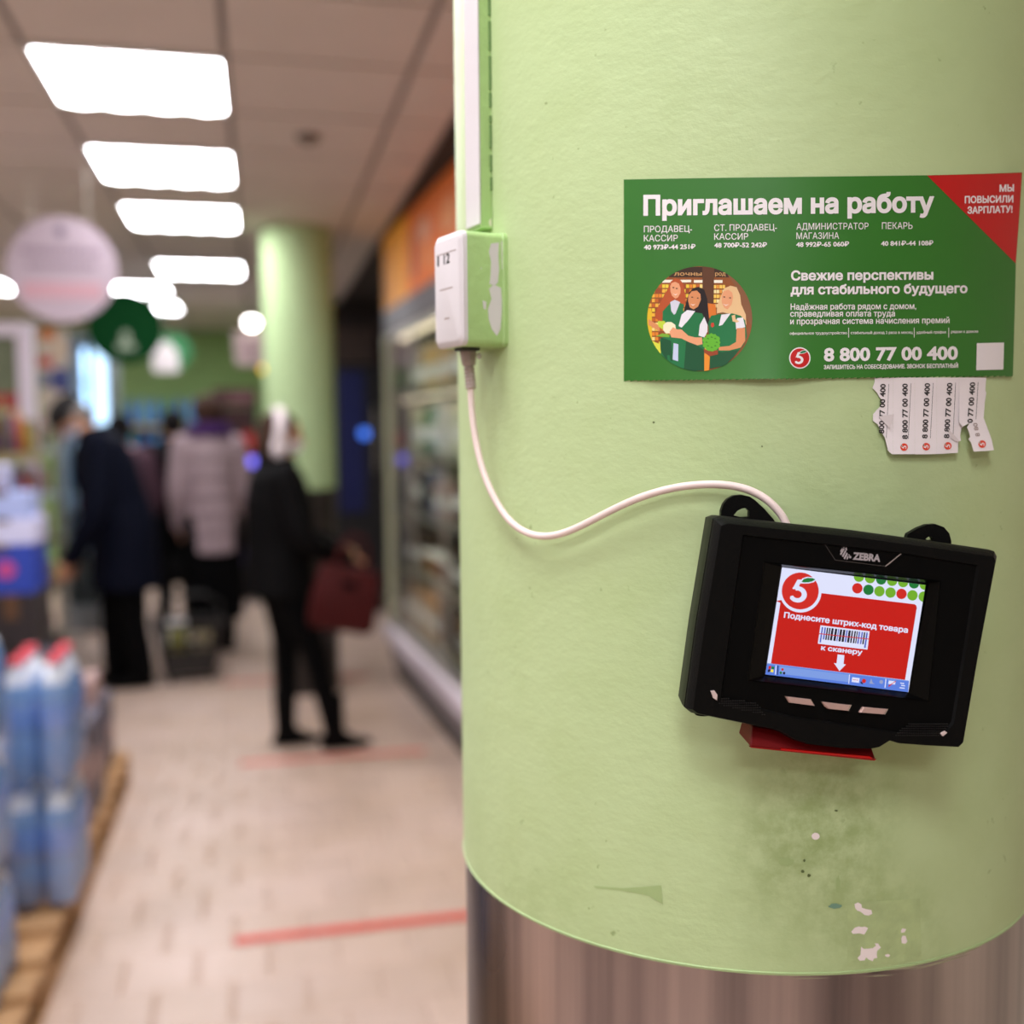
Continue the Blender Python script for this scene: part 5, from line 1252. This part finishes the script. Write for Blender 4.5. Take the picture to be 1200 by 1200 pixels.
put('bag', 'basket white', (214, 208, 206), inb(-.07, .05, .125), 'white plastic bag rising over the basket rim', 'goods in the basket', .1, 1.1, rgb2=(216, 210, 208))
put('tub', 'basket grey', (120, 120, 120), inb(.07, .05, .125), 'grey tub at the back of the basket', 'goods in the basket', 0, 1.1)
# ================================================================== PEOPLE
def loft_body(mb, secs, n=20):
    """secs: (centre, rx, ry, forward-tilt) ellipses"""
    rings = []
    for c, rx, ry, tl_ in secs:
        c = Vector(c); ct, s_ = math.cos(tl_), math.sin(tl_)
        rings.append([c+Vector((rx*math.cos(2*math.pi*j/n), ry*math.sin(2*math.pi*j/n)*ct, -ry*math.sin(2*math.pi*j/n)*s_)) for j in range(n)])
    mb.loft(rings); return mb
def limb(mb, pts, rad):
    P = [Vector(p) for p in pts]; Q = []; Rr = []
    for i in range(len(P)-1):
        for k in range(6): t_ = k/6; Q.append(P[i].lerp(P[i+1], t_)); Rr.append(rad[i]+(rad[i+1]-rad[i])*t_)
    Q.append(P[-1]); Rr.append(rad[-1])
    # soften the joints
    for _ in range(2): Q = [Q[0]]+[(Q[i-1]+Q[i]*2+Q[i+1])/4 for i in range(1, len(Q)-1)]+[Q[-1]]
    mb.tube(Q, Rr, 12)
    mb.ell(P[0], rad[0], rad[0], rad[0], 10, 7); mb.ell(P[-1], rad[-1], rad[-1], rad[-1], 10, 7)
    return mb
def hand(mb, wr, dr, palm_n, side_, s=1.0, curl=.5):
    """palm with four unequal bent fingers and a thumb leaving the side"""
    d = Vector(dr).normalized(); n_ = Vector(palm_n).normalized(); a = d.cross(n_).normalized()*side_; w_ = Vector(wr)
    B = Matrix((a, n_, d)).transposed()
    mb.ell(w_+d*.045*s, .038*s, .014*s, .052*s, 12, 8, M=B)
    for i, (off, ln) in enumerate(((-.027, .066), (-.009, .076), (.009, .071), (.026, .056))):
        b0 = w_+d*.082*s+a*off*s; b1 = b0+(d*(1-curl*.3)+n_*curl*.5)*ln*.45*s; b2 = b1+(d*(1-curl)+n_*curl)*ln*.33*s; b3 = b2+(d*(1-curl*1.5)+n_*curl*1.2)*ln*.28*s
        mb.tube([b0, b1, b2, b3], [.0088*s, .0082*s, .0076*s, .006*s], 7)
    t0 = w_+d*.025*s-a*.03*s; t1 = t0+(d*.55-a*.75+n_*.25)*.034*s; t2 = t1+(d*.85-a*.25+n_*.4)*.03*s
    mb.tube([t0, t1, t2], [.012*s, .0105*s, .008*s], 7)
SKIN = mat('skin', (206, 150, 118), .55, noise=.04, scale=20)
def person(label, loc, head_deg, h, lean, neck, arms, feet, outfit):
    """figure facing local +Y. lean/neck in degrees; arms: (elbow, wrist) for -X then +X side; feet: ankle points"""
    k = h/1.7; root = empty('person', (loc[0], loc[1], 0), R_(head_deg), label, 'person')
    hip = Vector((0, 0, .90*k)); Lm = Matrix.Rotation(-R_(lean), 3, 'X')
    def up_(x, y, z): return hip+Lm @ (Vector((x, y, z))*k-hip)
    nk = up_(0, -.01, 1.45); Nm = Matrix.Rotation(-R_(lean+neck), 3, 'X')
    def hd_(x, y, z): return nk+Nm @ (Vector((x, y, z))*k)
    sh = [up_(-.165, 0, 1.385), up_(.165, 0, 1.385)]
    arms = [[Vector(p)*k for p in A] for A in arms]; feet = [Vector(p)*k for p in feet]
    hips = [Vector((-.085*k, 0, .88*k)), Vector((.085*k, 0, .88*k))]
    knees = [(hips[i]+feet[i])/2+Vector((0, .03*k, .02*k)) for i in (0, 1)]
    tl_ = R_(lean)
    b = MB()
    loft_body(b, [(up_(0, 0, .80), .12*k, .09*k, tl_), (up_(0, 0, .90), .165*k, .11*k, tl_), (up_(0, .0, 1.05), .135*k, .095*k, tl_), (up_(0, .01, 1.25), .160*k, .11*k, tl_), (up_(0, 0, 1.37), .165*k, .09*k, tl_), (up_(0, -.005, 1.43), .09*k, .07*k, tl_)])
    limb(b, [up_(0, -.01, 1.40), hd_(0, .015, .08)], [.062*k, .055*k])
    b.ell(hd_(0, .012, .155), .073*k, .092*k, .088*k, 18, 12, M=Nm); b.ell(hd_(0, .045, .085), .055*k, .055*k, .055*k, 14, 9, M=Nm)   # skull and jaw
    b.ell(hd_(0, .112, .118), .013*k, .02*k, .022*k, 8, 7, M=Nm)                                                                   # nose
    for s_ in (-1, 1): b.ell(hd_(s_*.075, .0, .12), .008*k, .018*k, .03*k, 8, 7, M=Nm)                                             # ears
    for i in (0, 1):
        limb(b, [sh[i], arms[i][0], arms[i][1]], [.05*k, .040*k, .027*k])
        limb(b, [hips[i], knees[i], feet[i]+Vector((0, 0, .0))], [.085*k, .055*k, .035*k])
        dd = (arms[i][1]-arms[i][0]); hand(b, arms[i][1], dd, Vector((0, .35, -1)) if abs(dd.normalized().z) < .7 else Vector((-1 if i else 1, .1, 0)), 1 if i == 0 else -1, k*.95)
        limb(b, [feet[i]+Vector((0, -.01, -.03))*k, feet[i]+Vector((0, .11, -.058))*k], [.030*k, .016*k])
    o = baked(b, 'body', SKIN, .009, root, 1)
    # face details
    eye = MB(); brow = MB(); mouth = MB()
    for s_ in (-1, 1):
        eye.ell(hd_(s_*.030, .094, .142), .012*k, .008*k, .008*k, 8, 6, M=Nm); brow.ell(hd_(s_*.031, .100, .162), .018*k, .006*k, .004*k, 8, 5, M=Nm)
    eye.build('eyes', mat('dark eyes', (40, 30, 26), .2), root, smooth=True); brow.build('eyebrows', mat('eyebrow hair', (60, 44, 34), .8), root, smooth=True)
    mouth.ell(hd_(0, .098, .075), .022*k, .008*k, .008*k, 10, 6, M=Nm); mouth.build('mouth', mat('lips', (160, 84, 76), .5), root, smooth=True)
    # clothes
    O = outfit
    if 'trousers' in O:
        t_ = MB(); loft_body(t_, [((0, 0, .80*k), .14*k, .105*k, 0), ((0, 0, .90*k), .175*k, .125*k, 0), (up_(0, 0, 1.02), .155*k, .115*k, tl_)])
        for i in (0, 1): limb(t_, [hips[i], knees[i], feet[i]], [.10*k, O.get('tr', .072)*k, O.get('ta', .055)*k])
        baked(t_, 'trousers', O['trousers'], .012, root)
    if 'skirt' in O:
        t_ = MB(); loft_body(t_, [((0, 0, .24*k), .20*k, .17*k, 0), ((0, 0, .60*k), .20*k, .17*k, 0), ((0, 0, .92*k), .19*k, .14*k, 0)]); baked(t_, 'skirt', O['skirt'], .014, root)
    c_ = MB(); w_ = O.get('w', 1.0); dp = O.get('d', 1.0); hem = O.get('hem', .62)
    secs = [((0, 0, hem*k), .215*k*w_, .165*k*dp, 0), ((0, 0, (hem+.9)/2*k), .205*k*w_, .16*k*dp, 0), ((0, 0, .90*k), .20*k*w_, .155*k*dp, tl_/2), (up_(0, .0, 1.05), .185*k*w_, .15*k*dp, tl_), (up_(0, .0, 1.25), .20*k*w_, .155*k*dp, tl_), (up_(0, -.01, 1.38), .195*k*w_, .125*k*dp, tl_), (up_(0, -.01, 1.45), .11*k, .09*k, tl_), (up_(0, -.005, 1.49), .075*k, .075*k, tl_)]
    loft_body(c_, secs)
    for i in (0, 1): limb(c_, [sh[i], arms[i][0], arms[i][0].lerp(arms[i][1], .93)], [.085*k, .068*k, .05*k])
    baked(c_, 'coat', O['coat'], .013, root)
    if 'quilt' in O:   # stitched seams of a quilted coat
        for z in (.70, .82, .94, 1.06, 1.18, 1.30):
            if z < hem+.05: continue
            cpt = up_(0, 0, z) if z > .95 else Vector((0, 0, z*k)); rx_ = .213*k*w_; ry_ = .166*k*dp
            MB().tube([cpt+Vector((rx_*math.cos(2*math.pi*j/28), ry_*math.sin(2*math.pi*j/28), 0)) for j in range(29)], .006*k, 6).build('quilt_seam', O['quilt'], root, smooth=True)
    cz = MB(); cz.tube([up_(.085*math.cos(2*math.pi*j/20), .08*math.sin(2*math.pi*j/20)-.01, 1.455) for j in range(21)], .022*k, 8); cz.build('collar', O.get('collar', O['coat']), root, smooth=True)
    if O.get('scarf'): MB().tube([up_(.105*math.cos(2*math.pi*j/20), .10*math.sin(2*math.pi*j/20)-.01, 1.49) for j in range(21)], .05*k, 10).build('scarf', O['collar'], root, smooth=True)
    for i in (0, 1):
        f_ = feet[i]; s_ = MB(); A = O.get('boot', .16)
        loft_body(s_, [(f_+Vector((0, -.005, A*k)), .055*k, .058*k, 0), (f_+Vector((0, 0, 0)), .048*k, .055*k, 0), (f_+Vector((0, .03, -.035))*k if 0 else f_+Vector((0, .03*k, -.035*k)), .048*k, .095*k, 0), (f_+Vector((0, .06*k, -.055*k)), .05*k, .135*k, 0), (f_+Vector((0, .06*k, -.079*k)), .05*k, .137*k, 0)], 16)
        so = baked(s_, 'shoe', O['shoes'], .008, root, 1)
    # hair: cap of hair over skull plus length
    hr = MB(); hr.ell(hd_(0, -.012, .175), .088*k, .098*k, .088*k, 18, 12, M=Nm)
    if O.get('long'):
        hr.ell(hd_(0, -.055, .10), .085*k, .055*k, .10*k, 16, 10, M=Nm)
        for s_ in (-1, 1): hr.ell(hd_(s_*.068, -.01, .085), .026*k, .045*k, .10*k, 12, 9, M=Nm)
    else: hr.ell(hd_(0, -.05, .12), .078*k, .055*k, .07*k, 16, 10, M=Nm)
    baked(hr, 'hair', O['hair'], .008, root)
    if O.get('mask'):
        mk = MB(); mk.ell(hd_(0, .055, .092), .060*k, .064*k, .046*k, 16, 10, M=Nm); mo = mk.build('face_mask', O['mask'], root, smooth=True)
        for s_ in (-1, 1): MB().tube([hd_(s_*.055, .075, .115), hd_(s_*.082, .01, .125), hd_(s_*.055, .07, .07)], .0018*k, 5).build('ear_loop', O['mask'], mo)
    if O.get('cap'):
        cp = MB(); cp.ell(hd_(0, -.005, .195), .098*k, .112*k, .075*k, 20, 10, M=Nm); cp.ell(hd_(0, .115, .175), .07*k, .06*k, .010*k, 14, 6, M=Nm); baked(cp, 'flat_cap', O['cap'], .009, root)
    if O.get('hat'):
        ht = MB(); ht.ell(hd_(0, -.02, .175), .106*k, .118*k, .105*k, 20, 12, M=Nm); ht.ell(hd_(0, -.01, .22), .10*k, .11*k, .06*k, 18, 9, M=Nm); baked(ht, 'fur_hat', O['hat'], .010, root)
    return root, hd_, Nm, k

M_navy = mat('navy coat cloth', (9, 12, 26), .8, spec=.08, noise=.15, scale=12, bump=.3); M_blk2 = mat('black cloth', (5, 5, 6), .85, spec=.08, noise=.1, scale=20); M_blkj = mat('black jacket cloth', (9, 8, 9), .7, spec=.08, noise=.15, scale=15, bump=.3)
M_bt2 = mat('black boot leather', (5, 5, 6), .45, spec=.08); M_gc = mat('pale grey-pink quilted coat', (164, 142, 148), .7, noise=.08, scale=12, bump=.4); M_gcs = mat('grey-pink seam', (134, 114, 118), .8)
M_mau = mat('mauve brown coat cloth', (76, 54, 64), .8, spec=.08, noise=.12, scale=14); M_hb = mat('brown hair', (54, 34, 24), .7, spec=.15, noise=.2, scale=40, bump=.5, bscale=200); M_hd = mat('dark hair', (14, 10, 10), .7, spec=.1, noise=.2, scale=40, bump=.5, bscale=200); M_hg = mat('grey hair', (120, 112, 108), .6, noise=.1, scale=40)
M_mask = mat('white face mask', (222, 216, 220), .7); M_mb = mat('pale blue face mask', (190, 200, 220), .7)
STAND = [(-.09, 0, .085), (.09, .03, .085)]
# man in navy coat and flat cap, stooping towards the shelves (faces left)
person('stooping man in a long navy coat and dark flat cap, facing the left shelves', (-.79, 6.75), 100, 1.81, 16, 36,
       [((-.23, .16, 1.0), (-.17, .30, .74)), ((.23, .14, 1.0), (.17, .26, .72))], [(-.09, -.06, .085), (.09, .06, .085)],
       dict(coat=M_navy, trousers=M_blk2, shoes=M_bt2, hair=M_hg, mask=M_mb, cap=mat('dark cap cloth', (26, 24, 24), .85), hem=.56, w=1.02, d=1.15, tr=.085, ta=.075))
# woman in black with white headband (faces right)
pe, hdE, NE, kE = person('woman in black jacket and trousers with a white band over her hair, facing right', (.085, 5.13), -80, 1.61, 1, 6,
       [((-.23, .10, 1.08), (-.10, .30, 1.02)), ((.23, .08, 1.06), (.12, .32, .98))], [(-.085, .03, .085), (.085, .24, .085)],
       dict(coat=M_blkj, trousers=M_blk2, shoes=M_bt2, hair=M_hb, mask=M_mask, long=True, hem=.80, w=.9, d=1.1, tr=.062, ta=.05, boot=.2))
M_band = mat('white fluffy band', (226, 214, 216), .9, bump=.5, bscale=120)
bb = MB(); P = [hdE(.098*math.cos(R_(a)), -.015, .15+.105*math.sin(R_(a))) for a in range(-50, 231, 14)]
bb.tube(P, .028*kE, 10)
for s_ in (-1, 1): bb.ell(hdE(s_*.09, -.012, .075), .026*kE, .04*kE, .055*kE, 12, 9, M=NE)
baked(bb, 'hair_band', M_band, .008, pe)
# woman in pale quilted coat (faces away)
person('woman in pale grey-pink quilted coat, purple scarf, brown fur hat and black skirt, from behind', (-.32, 7.62), 12, 1.76, 3, 4,
       [((-.215, .02, 1.08), (-.19, .12, .84)), ((.215, .04, 1.06), (.18, .18, .88))], STAND,
       dict(coat=M_gc, quilt=M_gcs, skirt=M_blk2, trousers=M_blk2, shoes=M_bt2, hair=M_hb, collar=mat('purple knitted wool', (66, 30, 92), .9, bump=.5, bscale=150), scarf=True, hat=mat('brown fur', (60, 36, 24), .95, bump=.8, bscale=90), hem=.68, w=.84, d=1.05))
# woman in mauve-brown coat
person('person in mauve-brown coat with dark hair, standing behind the stooping man', (-.93, 7.95), 20, 1.66, 4, 10,
       [((-.25, .04, 1.08), (-.2, .18, .90)), ((.25, .04, 1.06), (.2, .2, .92))], STAND,
       dict(coat=M_mau, trousers=M_blk2, shoes=M_bt2, hair=M_hd, long=False, hem=.62, w=1.1, d=1.15, collar=mat('pink scarf', (200, 150, 160), .8)))
# person in black behind
person('person in long black coat half hidden between the two coats at the back', (-.62, 8.45), 5, 1.70, 3, 8,
       [((-.25, .04, 1.08), (-.2, .18, .90)), ((.25, .04, 1.06), (.2, .2, .92))], STAND,
       dict(coat=M_blk2, trousers=M_blk2, shoes=M_bt2, hair=M_hd, hem=.45, w=1.1, d=1.1))
# ------------------------------------------------------------------ bags
M_tote = mat('dark red leather', (64, 22, 22), .5, spec=.08, noise=.12, scale=10, bump=.2)
tb = empty('tote_bag', (.34, 4.86, .62), label='dark red tote bag hanging from the arm of the woman in black', cat='bag')
TBM = Matrix.Rotation(R_(12), 4, 'Y')
rg = []
for z, w_, d_ in ((0, .135, .05), (.03, .15, .062), (.15, .15, .06), (.27, .135, .035), (.285, .132, .03)):
    rg.append([TBM @ Vector((x, y, z)) for x, y in rrect(w_*2, d_*2, min(d_, .03)*.98, 4)])
MB().loft(rg).build('bag_body', M_tote, tb, smooth=True)
for y in (-.03, .03): MB().tube([TBM @ Vector((x, y, z)) for x, z in ((-.07, .26), (-.065, .36), (-.03, .43), (.03, .43), (.065, .36), (.07, .26))], .007, 8).build('strap', M_tote, tb, smooth=True)
MB().box(-.03, .03, -.062, -.055, .2, .23, M=TBM).build('buckle', M_bt2, tb)
hb = empty('handbag', (-.55, 7.69, .745), label='small black handbag carried beside the quilted coat', cat='bag')
rg = [[Vector((x, y, z)) for x, y in rrect(w_*2, d_*2, d_*.6, 4)] for z, w_, d_ in ((-.26, .09, .03), (-.24, .10, .04), (-.12, .095, .035), (-.08, .08, .02))]
MB().loft(rg).build('bag_body', M_blkj, hb, smooth=True); MB().tube([(-.06, 0, -.09), (-.04, 0, -.01), (0, 0, .02), (.04, 0, -.01), (.06, 0, -.09)], .006, 8).build('strap', M_blkj, hb, smooth=True)
